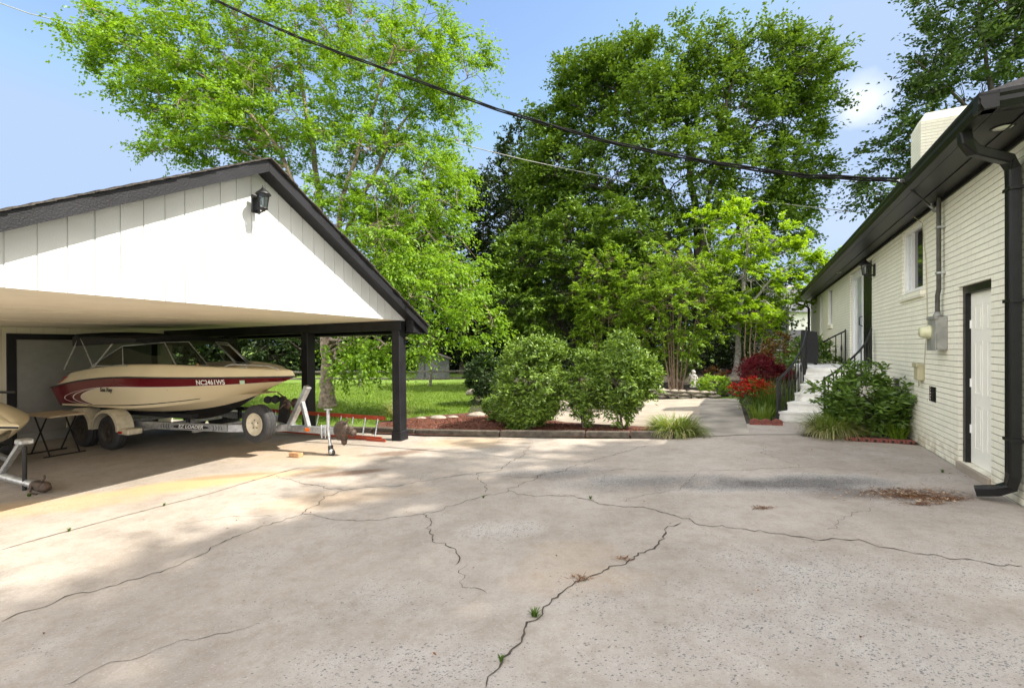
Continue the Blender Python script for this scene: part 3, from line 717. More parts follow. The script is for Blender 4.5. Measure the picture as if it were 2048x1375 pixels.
# entry: white storm door and black door leaf beside it
mb = MB(); D = -.07; x0, x1, z0, z1 = 6.1, 7.46, 1.02, 3.32
mb.bx((x0, D - .05, z0), (x0 + .16, D + .03, z1)); mb.bx((x1 - .16, D - .05, z0), (x1, D + .03, z1)); mb.bx((x0 + .16, D - .05, z0), (x1 - .16, D + .03, z0 + .28)); mb.bx((x0 + .16, D - .05, z1 - .16), (x1 - .16, D + .03, z1))
sdoor = mb.build('door', M['white'], house)
MB().bx((x0 + .16, D - .02, z0 + .28), (x1 - .16, D - .01, z1 - .16)).build('pane', M['pale_glass'], sdoor)
mb = MB(); mb.tube([(x0 + .07, D + .03, 1.95), (x0 + .07, D + .09, 1.98), (x0 + .07, D + .09, 2.15), (x0 + .07, D + .03, 2.18)], .012, 6); mb.build('handle', M['iron'], sdoor)
mb = MB(); mb.bx((5.0, -.12, 1.02), (6.05, -.04, 3.33))
for z in (1.2, 2.2): mb.bx((5.15, -.04, z), (5.9, -.03, z + .85))
mb.build('shutter', M['black'], house)
MB().bx((4.99, -.15, .9), (7.48, .02, 1.0)).build('sill', M['step_white'], house)
# crawl space vents
for (a, b) in ((1.15, 1.48), (2.93, 3.34)):
    mb = MB(); mb.bx((a + .002, -.06, .702), (b - .002, -.03, .918))
    for k in range(5): mb.bx((a + .01, -.03, .715 + k * .042), (b - .01, -.012, .727 + k * .042))
    for k in range(4): mb.bx((a + .03 + k * (b - a - .06) / 3 - .004, -.012, .705), (a + .03 + k * (b - a - .06) / 3 + .004, -.008, .915))
    mb.build('vent', M['iron'], house)

def hthing(name, label, cat, s=0, d=0, z=0, group=None):
    p = HP(s, d, z); return thing(name, label, cat, p, HROT, group)
# electric service
t = hthing('meter_box', 'grey steel electric meter box with round meter on the house wall', 'meter box', .717, 0, 1.44)
mb = MB(); mb.bx((0, 0, 0), (.30, .12, .43), bevel=.006); mb.bx((-.012, .118, -.01), (.312, .13, .22), bevel=.004); mb.bx((-.012, .1, .40), (.312, .135, .445), bevel=.004); mb.build('case', M['grey_box'], t)
mb = MB(); Mx = Matrix.Translation((.2, .12, .235)) @ Matrix.Rotation(R(-90), 4, 'X')
mb.lathe([(.095, 0), (.095, .03), (.08, .035), (.078, .085), (.066, .11), (.0, .115)], 20, 0, Mx); mb.build('meter', M['meter'], t)
mb = MB(); mb.lathe([(.045, .43), (.045, .47), (.034, .475), (.034, .50)], 12, 0, Matrix.Translation((.16, .06, 0))); mb.build('hub', M['grey_box'], t)
zc = 3.44
t = hthing('conduit', 'thin grey service pipe rising from the meter box to the eave', 'conduit', .877, .06, 1.94)
mb = MB(); mb.tube([(0, 0, 0), (-.0, 0, .22), (-.05, 0, .30), (-.05, 0, zc - 1.94)], .026, 10); mb.build('pipe', M['pipe'], t)
mb = MB()
for z in (.5, 1.1): MB().bx((-.085, -.055, z), (-.015, .03, z + .025)).build('clamp', M['galv'], t)
t = hthing('telephone_box', 'small tan telephone box low on the brick wall', 'utility box', 1.62, 0, .98)
mb = MB(); mb.bx((0, 0, 0), (.19, .08, .25), bevel=.012); mb.bx((-.008, .06, .19), (.198, .1, .258), bevel=.01); mb.build('case', M['tan'], t)
mb = MB(); mb.tube([(.02, .04, 0), (.02, .05, -.06), (.08, .05, -.09), (.12, .04, -.02), (.12, .03, 0)], .006, 6); mb.build('wire', M['tan'], t)
t = hthing('wall_wire', 'thin pale wire running down the brick from eave to telephone box', 'wire', 1.6, 0, 0)
mb = MB(); z_ = lambda px, py: wall_z(px, py); s_ = lambda px: wall_s(px) - 1.6
mb.tube([(s_(1843), .1, 3.44), (s_(1848), .02, 3.3), (s_(1854), .012, z_(1854, 520)), (s_(1857.5), .012, z_(1857.5, 654)), (s_(1853), .012, z_(1853, 690)), (s_(1850), .012, z_(1850, 735))], .005, 6)
mb.build('cable', M['tan'], t)

def lantern(mb_parent, arm):
    """carriage lantern hung from a wall plate: local y points out of the wall"""
    mb = MB(); mb.bx((-.065, 0, -.13), (.065, .022, .11), bevel=.008); mb.build('backplate', M['iron'], mb_parent)
    mb = MB(); mb.tube([(0, .02, -.09), (0, .08, -.13), (0, .13, -.12), (0, .15, -.09)], .012, 8); mb.build('bracket', M['iron'], mb_parent); mb = MB(); mb.tube([(0, .02, .07), (0, .07, .12), (0, .12, .17), (0, .15, .165)], .009, 8); mb.build('bracket', M['iron'], mb_parent)
    T = Matrix.Translation((0, .15, 0))
    mb = MB(); mb.lathe([(.0, .235), (.012, .225), (.008, .205), (.022, .195), (.03, .18), (.075, .14), (.098, .115), (.098, .105), (.07, .10)], 12, 0, T); mb.lathe([(.0, -.125), (.018, -.12), (.03, -.10), (.058, -.09), (.058, -.075), (.05, -.07)], 12, 0, T)
    for k in range(6):
        a = k * math.pi / 3; mb.tube([(.052 * math.cos(a), .15 + .052 * math.sin(a), -.075), (.078 * math.cos(a), .15 + .078 * math.sin(a), .108)], .005, 5)
    cage = mb.build('cage', M['iron'], mb_parent)
    mb = MB(); mb.lathe([(.046, -.074), (.073, .102)], 6, 0, T, smooth=False, cap=False); mb.build('glass', M['glass'], cage)
    mb = MB(); mb.lathe([(.014, -.07), (.014, .02), (.018, .03), (.014, .06), (.0, .075)], 8, 0, T); mb.build('candle', M['white'], cage)
t = hthing('wall_lantern', 'black carriage lantern on the brick beside the entry door', 'lantern', 4.72, 0, 3.06); lantern(t, 0); t.scale = (1.05,) * 3
for (s, d, lab) in ((-1.45, .246, 'pale round soffit light at the near corner of the eave'), (7.74, .2, 'small round soffit light above the entry door')):
    t = hthing('soffit_light', lab, 'light', s, d, Z_S)
    mb = MB(); mb.lathe([(.085, .0), (.085, -.006), (.07, -.008), (.066, -.002)], 20); mb.build('trim_ring', M['black'], t)
    mb = MB(); mb.lathe([(.066, .0), (.066, -.006), (.0, -.007)], 20); mb.build('lens', M['offwhite'], t)

# ------------------------------------------------------------------ entry steps and railings
st = hthing('entry_steps', 'white painted curved entry steps with landing at the door', 'steps')
mb = MB(); LZ = 1.0
mb.prism([(4.72, .025, -.3), (7.75, .025, -.3), (7.75, 1.18, -.3), (5.3, 1.18, -.3)], (0, 0, LZ + .22)); mb.prism([(4.68, .022, LZ - .078), (7.8, .022, LZ - .078), (7.8, 1.22, LZ - .078), (5.28, 1.22, LZ - .078)], (0, 0, .078))
mb.build('landing', M['step_white'], st)
NS = 5; Ll = np.array([[5.3, 1.17], [4.9, 1.22], [4.5, 1.32], [4.15, 1.45], [3.8, 1.6], [3.5, 1.76]]); Rr = np.array([[4.72, .03], [4.52, .2], [4.33, .38], [4.14, .56], [3.95, .74], [3.75, .92]])
for k in range(NS):
    z1 = LZ - (k + 1) * LZ / (NS + 1)
    mb = MB(); a, b, c, d = Ll[k], Ll[k + 1], Rr[k + 1], Rr[k]; e = .0
    mb.prism([(a[0], a[1] + e, -.4), (b[0], b[1] + e, -.4), (c[0], c[1], -.4), (d[0], d[1], -.4)], (0, 0, z1 + .4 - .04))
    n_ = unit(np.array([b - a, c - d]).mean(0)) * .025
    mb.prism([(a[0], a[1], z1 - .04), (b[0] + n_[0], b[1] + n_[1], z1 - .04), (c[0] + n_[0], c[1] + n_[1], z1 - .04), (d[0], d[1], z1 - .04)], (0, 0, .04))
    mb.build('step', M['step_white'], st)
def railing(name, label, path, base, post_ids, nb, scroll=False):
    """path: list of (s,d,z) of the handrail; base: same for the bottom rail"""
    t = hthing(name, label, 'railing')
    P = np.array(path, float); Q = np.array(base, float)
    def smooth(A, n=40):
        tt = np.linspace(0, len(A) - 1, n); out = []
        for x in tt:
            i = int(min(len(A) - 2, math.floor(x))); f = x - i
            p0, p1, p2, p3 = A[max(i - 1, 0)], A[i], A[i + 1], A[min(i + 2, len(A) - 1)]
            out.append(.5 * ((2 * p1) + (-p0 + p2) * f + (2 * p0 - 5 * p1 + 4 * p2 - p3) * f * f + (-p0 + 3 * p1 - 3 * p2 + p3) * f ** 3))
        return np.array(out)
    S = smooth(P); T = smooth(Q)
    mb = MB(); mb.tube(S, .021, 8)
    if scroll:
        e = S[0]; dr = unit(S[0] - S[3]); pts = []
        for k in range(14):
            a = k / 13 * 4.6; r = .075 * (1 - k / 18); pts.append(e + dr * (r * math.sin(a)) * 1 + np.array([0, 0, -.075 + r * math.cos(a)]))
        mb.tube(pts, .016, 8)
    mb.build('handrail', M['iron'], t)
    mb = MB(); mb.tube(T, .012, 6); mb.build('bottom_rail', M['iron'], t)
    for i in post_ids:
        j = int(i * (len(S) - 1)); mb = MB(); p = T[j].copy(); mb.bar((p[0], p[1], p[2] - .12), S[j], .032, .032); mb.lathe([(.0, .05), (.022, .03), (.018, .0)], 8, 0, Matrix.Translation(S[j])); mb.build('post', M['iron'], t)
    for k in range(1, nb):
        j = k / nb * (len(S) - 1); i = int(j)
        a, b = T[i], S[i]; mb = MB(); mid = (a + b) / 2
        mb.tube([a, a * .62 + b * .38, a * .58 + b * .42, mid, a * .42 + b * .58, a * .38 + b * .62, b], [.011, .011, .017, .023, .017, .011, .011], 6); mb.build('baluster', M['iron'], t)
    return t
g0 = HP(3.5, 1.77); gzs = gz(g0[0], g0[1])
railing('stair_railing', 'black iron stair railing curving down on the left of the white steps', [(3.42, 1.80, .80), (3.6, 1.72, .86), (4.1, 1.49, 1.10), (4.7, 1.29, 1.42), (5.05, 1.19, 1.68), (5.22, 1.15, 1.88)], [(3.42, 1.80, .08), (3.6, 1.72, .12), (4.1, 1.49, .32), (4.7, 1.29, .60), (5.05, 1.19, .86), (5.22, 1.15, 1.08)], (0.0, 1.0), 15)
railing('stair_railing', 'black iron stair railing with scrolled end against the near brick wall', [(3.72, .98, .84), (3.95, .76, .98), (4.3, .44, 1.25), (4.55, .2, 1.52), (4.74, .06, 1.82)], [(3.72, .98, .12), (3.95, .76, .25), (4.3, .44, .5), (4.55, .2, .75), (4.74, .06, 1.06)], (0.0, 1.0), 9, True)
railing('stair_railing', 'black iron railing sloping away beyond the landing by the green bush', [(9.1, .9, 1.25), (8.6, .62, 1.48), (8.1, .3, 1.72), (7.72, .06, 1.88)], [(9.1, .9, .5), (8.6, .62, .7), (8.1, .3, .9), (7.72, .06, 1.06)], (0.0, 1.0), 8)
# covered grill on the landing
t = hthing('covered_grill', 'black covered grill standing on the landing behind the curved railing', 'grill', 7.0, .93, LZ)
mb = MB(); mb.add([(-.2, -.17, .04), (.2, -.17, .04), (.2, .17, .04), (-.2, .17, .04), (-.21, -.18, .55), (.21, -.18, .55), (.21, .18, .55), (-.21, .18, .55), (-.2, -.15, .84), (.2, -.15, .84), (.2, .17, .90), (-.2, .17, .90)], [(0, 1, 5, 4), (1, 2, 6, 5), (2, 3, 7, 6), (3, 0, 4, 7), (4, 5, 9, 8), (5, 6, 10, 9), (6, 7, 11, 10), (7, 4, 8, 11), (8, 9, 10, 11), (3, 2, 1, 0)])
mb.build('cover', M['canvas'], t)
for x in (-.16, .16):
    for y in (-.13, .13): MB().tube([(x, y, 0), (x, y, .06)], .02, 8).build('foot', M['iron'], t)
# ------------------------------------------------------------------ carport
CROT = math.atan2(G[1], G[0])
cp = thing('carport', 'open white gabled carport with black trim and black posts', 'carport', (CC[0], CC[1], -.3), CROT)
cp.rotation_euler = (-R(.9), 0, CROT)
TA = 3.18; ZA = 4.155; SL = .55; TW = 2 * TA; EO = .41; GB = 2.27; W1 = 12.0
q = lambda t, w, z: (-t, w, z)
roofz = lambda t: ZA - SL * abs(t - TA)
# roof: deck (black underside) and shingles
mb = MB()
def slope_slab(t0, t1, w0, w1, dz0, dz1, mi=0):
    mb.prism([q(t0, w0, roofz(t0) + dz0), q(t1, w0, roofz(t1) + dz0), q(t1, w0, roofz(t1) + dz1), q(t0, w0, roofz(t0) + dz1)], (0, w1 - w0, 0), mi)
slope_slab(-EO, TA, -.21, W1, -.12, -.012); slope_slab(TA, TW + EO, -.21, W1, -.12, -.012)
roofc = mb.build('roof', M['black_wood'], cp)
mb = MB()
n = 26
for (ta, tb) in ((-EO - .03, TA), (TW + EO + .03, TA)):
    for k in range(n):
        a = ta + (tb - ta) * k / n; b = ta + (tb - ta) * (k + 1.12) / n
        if k == n - 1: b = tb
        zb = .018; j = rng.uniform(-.012, .012)
        mb.prism([q(a, -.285 + j, roofz(a) - .008 + .006), q(b, -.285 + j, roofz(b) - .012 + .004), q(b, -.285 + j, roofz(b) + .004), q(a, -.285 + j, roofz(a) + zb)], (0, W1 + .3, 0))
mb.build('shingles', M['shingle'], roofc)
def barge(t0, t1):
    mb = MB(); mb.prism([q(t0, -.25, roofz(t0) - .165), q(t1, -.25, roofz(t1) - .165), q(t1, -.25, roofz(t1) - .013), q(t0, -.25, roofz(t0) - .013)], (0, .038, 0)); return mb.build('bargeboard', M['black_wood'], cp)
barge(-EO, TA - .001); barge(TA + .001, TW + EO)
# eave end: fascia, boxed return
mb = MB(); mb.bx(q(-EO + .04, -.21, 2.02), q(-EO, W1, 2.135)); mb.bx(q(-EO + .04, -.208, 2.02), q(-.105, W1, 2.04)); mb.bx(q(TW + EO, -.21, 2.02), q(TW + EO - .04, W1, 2.135))
mb.prism([q(-EO + .041, -.19, 2.042), q(-.003, -.19, 2.042), q(-.003, -.19, 2.28), q(-EO + .041, -.19, 2.08)], (0, .17, 0))
mb.build('fascia', M['black_wood'], cp)
# gable siding with vertical grooves
mb = MB(); sp = .203
ks = np.arange(-.0, TW + sp, sp)
for a in ks:
    b = min(a + sp - .013, TW); a = max(a, 0)
    if b <= a: continue
    top = lambda t: roofz(t) - .122
    pts = [q(a, 0, GB), q(b, 0, GB)] + ([q(b, 0, top(b)), q(TA, 0, top(TA)), q(a, 0, top(a))] if a < TA < b else [q(b, 0, top(b)), q(a, 0, top(a))])
    if top(a) <= GB + .001 and top(b) <= GB + .001: continue
    pts = [(p[0], p[1], max(p[2], GB)) for p in pts]
    mb.prism(pts, (0, .03, 0))
mb.prism([q(.02, .026, GB + .001), q(TW - .02, .009, GB + .001), q(TA, .009, roofz(TA) - .13)], (0, .02, 0))
mb.build('gable_siding', M['white_siding'], cp)
MB().bx(q(.08, .06, GB + .003), q(TW - .08, 7.3, GB + .03)).build('ceiling', M['ceiling'], cp)
mb = MB(); mb.bx(q(.08, 2.35, GB - .006), q(TW - .08, 2.385, GB + .002)); mb.bx(q(.08, 4.75, GB - .006), q(TW - .08, 4.785, GB + .002)); mb.build('ceiling_batten', M['ceiling'], cp)
for t0 in (0, TW - .14):
    MB().bx(q(t0 + .14, .0, 2.085), q(t0, 7.1, GB - .001), bevel=.006).build('beam', M['black_wood'], cp)
for t0 in (-.035, TW - .175):
    for w in (.0, 2.31, 4.67):
        if w == 0 or t0 < 1:
            o = MB().bx(q(t0 + .21, w + .01, -.05), q(t0, w + .19, 2.084 if t0 > 1 or True else 0), bevel=.01).build('post', M['black_wood'], cp)
            MB().bx(q(t0 + .228, w - .008, -.05), q(t0 - .018, w + .208, .17), bevel=.008).build('plinth', M['black_wood'], o)
# storage room at the back with garage door
mb = MB(); yb = 7.1
for a in np.arange(-.05, TW, .203): mb.bx(q(a + .196, yb, -.1), q(a, yb + .05, GB - .002))
mb.bx(q(TW, yb + .01, -.1), q(-.04, yb + .06, GB - .003)); mb.bx(q(-.03, yb + .06, -.1), q(.01, W1 - .2, GB - .1)); mb.bx(q(TW, W1 - .25, -.1), q(-.03, W1 - .2, GB - .1)); mb.bx(q(TW, yb + .06, -.1), q(TW - .04, W1 - .25, GB - .1))
mb.build('storage_wall', M['cream_wall'], cp)
mb = MB(); mb.bx(q(2.93, yb - .03, -.1), q(2.80, yb - .003, 2.14)); mb.bx(q(2.80, yb - .03, 2.02), q(.42, yb - .003, 2.14)); mb.bx(q(.42, yb - .03, -.1), q(.30, yb - .003, 2.14)); mb.build('garage_door_frame', M['black_wood'], cp)
mb = MB(); M['garage'] = simple('grey garage door', (.27, .265, .245), .6, var=.08)
for k in range(8): mb.bx(q(2.79, yb - .022, -.08 + k * .262), q(.43, yb - .004, -.08 + k * .262 + .248))
mb.bx(q(2.79, yb - .008, -.09), q(.43, yb - .002, 2.015)); mb.build('garage_door', M['garage'], cp)
# lantern on the gable
p = KP(3.23, -.004); t = thing('gable_lantern', 'black carriage lantern mounted high on the white gable', 'lantern', (p[0], p[1], 3.29), math.atan2(-B[1], -B[0]) - math.pi / 2)
lantern(t, 0); t.scale = (.93,) * 3

# ------------------------------------------------------------------ boat
BF = -B; BROT = math.atan2(BF[1], BF[0])
def slab(w): return -.3 - .018 * (w + .6)
W_ST, T_B = 6.55, 1.43
bp_ = KP(T_B, W_ST); PITCH = -R(1.0)
def bthing(name, label, cat):
    o = thing(name, label, cat, (bp_[0], bp_[1], slab(W_ST)), BROT); o.rotation_euler = (0, PITCH, BROT); return o
boat = bthing('motorboat', 'cream open motorboat with dark red stripe parked on its trailer', 'boat')
LB = 5.28
def rail(u):
    b = 1.14 * (1 - max(0, (u - .38) / .62) ** 2.5) * (1 - .06 * (1 - u) ** 3); x = LB * u - .0
    return x, b, 1.10 + .225 * (1 - (1 - min(1, u / .5)) ** 2) - .035 * max(0, u - .5) * 2
def chine(u):
    x = .20 + (LB - 1.0) * u; b = 1.02 * (1 - max(0, (u - .45) / .55) ** 2.0); return x, max(b, .0), .755 + .02 * u + .25 * max(0, (u - .45) / .55) ** 2.2
def keel(u):
    x = .28 + (LB - 1.33) * u; return x, 0.0, .43 + .47 * max(0, (u - .52) / .48) ** 2.3
def side(u, v):
    x0, b0, z0 = chine(u); x1, b1, z1 = rail(u); f = v + .10 * math.sin(math.pi * v) * (0.4 + .6 * u); f2 = v - .10 * math.sin(math.pi * v) * max(0, u - .5) * 2
    return Vector((x0 + (x1 - x0) * v, b0 + (b1 - b0) * (v + (.06 * math.sin(math.pi * v) if u < .6 else f2 - v)), z0 + (z1 - z0) * v))
def hull_mat():
    m, nt, N, L = new_mat('hull gelcoat with stripes')
    out = N.new('ShaderNodeOutputMaterial'); p = N.new('ShaderNodeBsdfPrincipled'); L.new(p.outputs[0], out.inputs[0])
    p.inputs['Roughness'].default_value = .18; p.inputs['Coat Weight'].default_value = .3
    uv = N.new('ShaderNodeUVMap'); uv.uv_map = 'hull'; sp = N.new('ShaderNodeSeparateXYZ'); L.new(uv.outputs[0], sp.inputs[0])
    u, v = sp.outputs[0], sp.outputs[1]
    def math_(op, a, b=0.0, clamp=False):
        x = N.new('ShaderNodeMath'); x.operation = op; x.use_clamp = clamp
        for s, w in ((0, a), (1, b)):
            if isinstance(w, (int, float)): x.inputs[s].default_value = w
            else: L.new(w, x.inputs[s])
        return x.outputs[0]
    gt = lambda a, b: math_('GREATER_THAN', a, b)
    lt = lambda a, b: math_('LESS_THAN', a, b)
    AND = lambda a, b: math_('MULTIPLY', a, b)
    def mix(a, b, f):
        x = N.new('ShaderNodeMixRGB'); L.new(f, x.inputs[0])
        for s, w in ((1, a), (2, b)):
            if isinstance(w, tuple): x.inputs[s].default_value = (*w, 1)
            else: L.new(w, x.inputs[s])
        return x.outputs[0]
    cream = (.84, .72, .48); red = (.15, .008, .014); white = (.85, .82, .74); blackc = (.012, .012, .016)
    # ellipse distance: blunt stern end of the cream field
    def ell(uc, a, vc, b):
        return math_('ADD', math_('POWER', math_('DIVIDE', math_('SUBTRACT', uc, math_('MINIMUM', u, uc)), a), 2), math_('POWER', math_('DIVIDE', math_('ABSOLUTE', math_('SUBTRACT', v, vc)), b), 2))
    c = mix(red, white, gt(v, .975))
    dk = mix(c, blackc, lt(v, .10))
    c = dk
    e1 = ell(.34, .27, .37, .31); e2 = ell(.36, .23, .37, .30)
    for i, (lim, colr) in enumerate(((1.06, white), (.985, red), (.80, white), (.73, red), (.60, white), (.545, cream))):
        pass
    eA = ell(.36, .30, .36, .335); eB = ell(.38, .255, .36, .335); eC = ell(.40, .215, .36, .335)
    c = mix(c, white, lt(eA, 1.0)); c = mix(c, red, AND(lt(eA, .95), lt(u, .36)))
    c = mix(c, white, lt(eB, 1.0)); c = mix(c, red, AND(lt(eB, .93), lt(u, .36)))
    c = mix(c, white, lt(eC, 1.0)); c = mix(c, cream, lt(eC, .93))
    low = AND(lt(v, math_('ADD', math_('MULTIPLY', u, .16), -.005)), gt(u, .26))
    c = mix(c, cream, AND(lt(v, .09), gt(u, .02)))
    c = mix(c, cream, low)
    ln = AND(AND(gt(u, .22), lt(u, .80)), lt(math_('ABSOLUTE', math_('SUBTRACT', v, math_('ADD', math_('MULTIPLY', u, .20), -.005))), .016))
    c = mix(c, blackc, ln)
    L.new(c, p.inputs['Base Color'])
    return m
def grid_mesh(name, fn, nu, nv, mat, parent, uvname=None, mirror=True):
    vs = []; fs = []; uvs = []
    for sgn in ((1, -1) if mirror else (1,)):
        o = len(vs)
        for i in range(nu + 1):
            for j in range(nv + 1):
                p_ = fn(i / nu, j / nv); vs.append((p_[0], p_[1] * sgn, p_[2])); uvs.append((i / nu, j / nv))
        for i in range(nu):
            for j in range(nv):
                a, b, c, d = o + i * (nv + 1) + j, o + (i + 1) * (nv + 1) + j, o + (i + 1) * (nv + 1) + j + 1, o + i * (nv + 1) + j + 1
                fs.append((a, b, c, d) if sgn < 0 else (d, c, b, a))
    me = bpy.data.meshes.new(name); me.from_pydata(vs, [], fs); me.materials.append(mat)
    if uvname:
        l = me.uv_layers.new(name=uvname); l.data.foreach_set('uv', [x for lp in me.loops for x in uvs[lp.vertex_index]])
    me.polygons.foreach_set('use_smooth', [True] * len(fs)); me.update()
    o = bpy.data.objects.new(name, me); col.objects.link(o); o.parent = parent; return o
hull = grid_mesh('hull', side, 60, 14, hull_mat(), boat, 'hull')
M['bottom'] = simple('black bottom paint', (.012, .012, .015), .25, var=.5, scale=5)
def botf(u, v):
    x0, b0, z0 = keel(u); x1, b1, z1 = chine(u); return (x0 + (x1 - x0) * v, b0 + (b1 - b0) * v, z0 + (z1 - z0) * (v * .9 + .1 * v * v))
def botm():
    m, nt, N, L = new_mat('bottom two tone'); out = N.new('ShaderNodeOutputMaterial'); p = N.new('ShaderNodeBsdfPrincipled'); L.new(p.outputs[0], out.inputs[0]); p.inputs['Roughness'].default_value = .2
    uv = N.new('ShaderNodeUVMap'); uv.uv_map = 'hull'; sp = N.new('ShaderNodeSeparateXYZ'); L.new(uv.outputs[0], sp.inputs[0])
    a = N.new('ShaderNodeMath'); a.operation = 'MULTIPLY_ADD'; L.new(sp.outputs[0], a.inputs[0]); a.inputs[1].default_value = -.8; a.inputs[2].default_value = 1.22
    g = N.new('ShaderNodeMath'); g.operation = 'GREATER_THAN'; L.new(sp.outputs[1], g.inputs[0]); L.new(a.outputs[0], g.inputs[1])
    x = N.new('ShaderNodeMixRGB'); L.new(g.outputs[0], x.inputs[0]); x.inputs[1].default_value = (.012, .012, .015, 1); x.inputs[2].default_value = (.84, .72, .48, 1); L.new(x.outputs[0], p.inputs['Base Color']); return m
grid_mesh('bottom', botf, 48, 8, botm(), boat, 'hull')
# transom
mb = MB(); r_ = rail(0); c_ = chine(0); k_ = keel(0)
mb.prism([(k_[0], k_[1], k_[2]), (c_[0], c_[1], c_[2]), (0, r_[1], r_[2]), (0, -r_[1], r_[2]), (c_[0], -c_[1], c_[2])], (.02, 0, 0)); mb.build('transom', M['gel'], boat)
# rub rail
mb = MB()
pts = [Vector(rail(u)) + Vector((0, .012, 0)) for u in np.linspace(0, 1, 40)]; ptm = [Vector((p_.x, -p_.y, p_.z)) for p_ in pts][::-1]
mb.tube(pts + ptm[1:], .016, 6); mb.build('rub_rail', M['rubber'], boat)
# deck: from rail up and in to the coaming, then down into the cockpit
def deckf(u, v):
    x, b, z = rail(u); h = .21 * (1 - .55 * max(0, (u - .6) / .4) ** 1.3) * min(1, (u + .02) / .10)
    inn = min(.28, b * .85)
    if v < .5:
        f = v / .5; return (x - f * .12 * max(0, u - .8) * 5 * .6, b - inn * .45 * f ** 1.3, z + h * f)
    if v < .8:
        f = (v - .5) / .3; return (x - .07 * max(0, u - .8) * 5 - f * .05, b - inn * (.45 + .55 * f), z + h + .015 * math.sin(math.pi * f))
    f = (v - .8) / .2; return (x - .12 * max(0, u - .8) * 5 - f * .02 * u, max(0, b - inn), z + h - .45 * f * (1 if u > .03 else 0) * min(1, max(0, (.93 - u) / .2)))
grid_mesh('deck', deckf, 50, 14, M['gel'], boat)
mb = MB(); mb.add([(.1, -1.0, .95), (LB * .9, -.2, 1.0), (LB * .9, .2, 1.0), (.1, 1.0, .95)], [(0, 1, 2, 3)]); mb.add([(.03, -.9, 1.4), (.35, -.9, 1.42), (.35, .9, 1.42), (.03, .9, 1.4)], [(0, 1, 2, 3)]); mb.build('cockpit_floor', M['vinyl'], boat)
# bow seat backs and helm console
for c_, z_ in (((3.25, -.62, 1.26), (.30, .62, .45)), ((3.25, .62, 1.26), (.30, .62, .45)), ((4.35, 0, 1.34), (.5, .5, .22)), ((1.3, -.5, 1.2), (.5, .5, .5)), ((1.3, .5, 1.2), (.5, .5, .5))): MB().box(c_, z_, None, 0, .07).build('seat', M['vinyl'], boat)
# windscreen: wrap-round frames with smoked panes, the middle one swung open
ws = bpy.data.objects.new('windscreen', None); col.objects.link(ws); ws.parent = boat
def pane(quad, name='pane'):
    mb = MB(); v = [Vector(x) for x in quad]; nrm = (v[1] - v[0]).cross(v[3] - v[0]).normalized() * .006; mb.prism(v, nrm); o = mb.build(name, M['smoke_glass'], ws)
    mb = MB(); mb.tube(v + [v[0]], .012, 6); mb.build('pane_frame', M['galv'], ws)
for sg in (1, -1):
    zb = 1.50
    A0 = (1.25, 1.0 * sg, zb + .02); A1 = (2.15, .96 * sg, zb + .02); A2 = (3.25, .72 * sg, zb); T0 = (1.32, .99 * sg, zb + .05); T1 = (1.95, .86 * sg, zb + .38); T2 = (2.72, .60 * sg, zb + .43); C2 = (3.42, .28 * sg, zb); TC = (2.86, .26 * sg, zb + .44)
    pane([A0, A1, T1, T0]); pane([A1, A2, T2, T1]); pane([A2, C2, TC, T2])
pane([(3.42, .27, 1.55), (3.95, .12, 1.52), (3.55, .05, 1.86), (3.0, .22, 1.90)])
# bimini folded black cover and its tubes
mb = MB(); pts = [(.75, y, 2.12 - .06 * (y / 1.0) ** 2) for y in np.linspace(-1, 1, 9)]
mb.tube(pts, [.07] * 9, 8); mb.add([(.6, -1.0, 2.08), (2.55, -.95, 2.0), (2.6, 0, 2.08), (2.55, .95, 2.0), (.6, 1.0, 2.08), (.55, 0, 2.16), (.6, -1.0, 1.90), (2.5, -.95, 1.93), (2.55, 0, 1.98), (2.5, .95, 1.93), (.6, 1.0, 1.90), (.55, 0, 1.98)], [(0, 1, 2, 5), (5, 2, 3, 4), (6, 7, 8, 11), (11, 8, 9, 10), (0, 1, 7, 6), (4, 3, 9, 10), (0, 5, 11, 6), (5, 4, 10, 11), (1, 2, 8, 7), (2, 3, 9, 8)]); mb.build('bimini_top', M['canvas'], boat)
for y in (-1, 1):
    for a_, b_ in (((.35, 1.02 * y, 1.45), (.78, .98 * y, 2.05)), ((1.3, 1.0 * y, 1.48), (.85, .98 * y, 2.05)), ((1.3, 1.0 * y, 1.48), (1.9, .94 * y, 2.0))): MB().tube([a_, b_], .014, 6).build('bimini_pole', M['galv'], boat)
# grab rails, cleats, running light
mb = MB()
def dk(u, v, dz=0): p_ = deckf(u, v); return Vector((p_[0], -p_[1], p_[2] + dz))
MB().tube([dk(.30, .45), dk(.31, .45, .03), dk(.44, .45, .03), dk(.45, .45)], .01, 6).build('grab_rail', M['galv'], boat); MB().tube([dk(.80, .6), dk(.82, .6, .05), dk(.92, .6, .05), dk(.96, .7, .0)], .011, 6).build('grab_rail', M['galv'], boat)
for u in (.22, .86): MB().box(dk(u, .55, .015), (.14, .02, .02), None, 0, .005).build('cleat', M['galv'], boat)
mb = MB(); mb.tube([dk(.70, .9), dk(.70, .9, .22)], .012, 6); mb.blob(dk(.70, .9, .24), (.02, .02, .03)); mb.build('bow_light', M['wood'], boat)

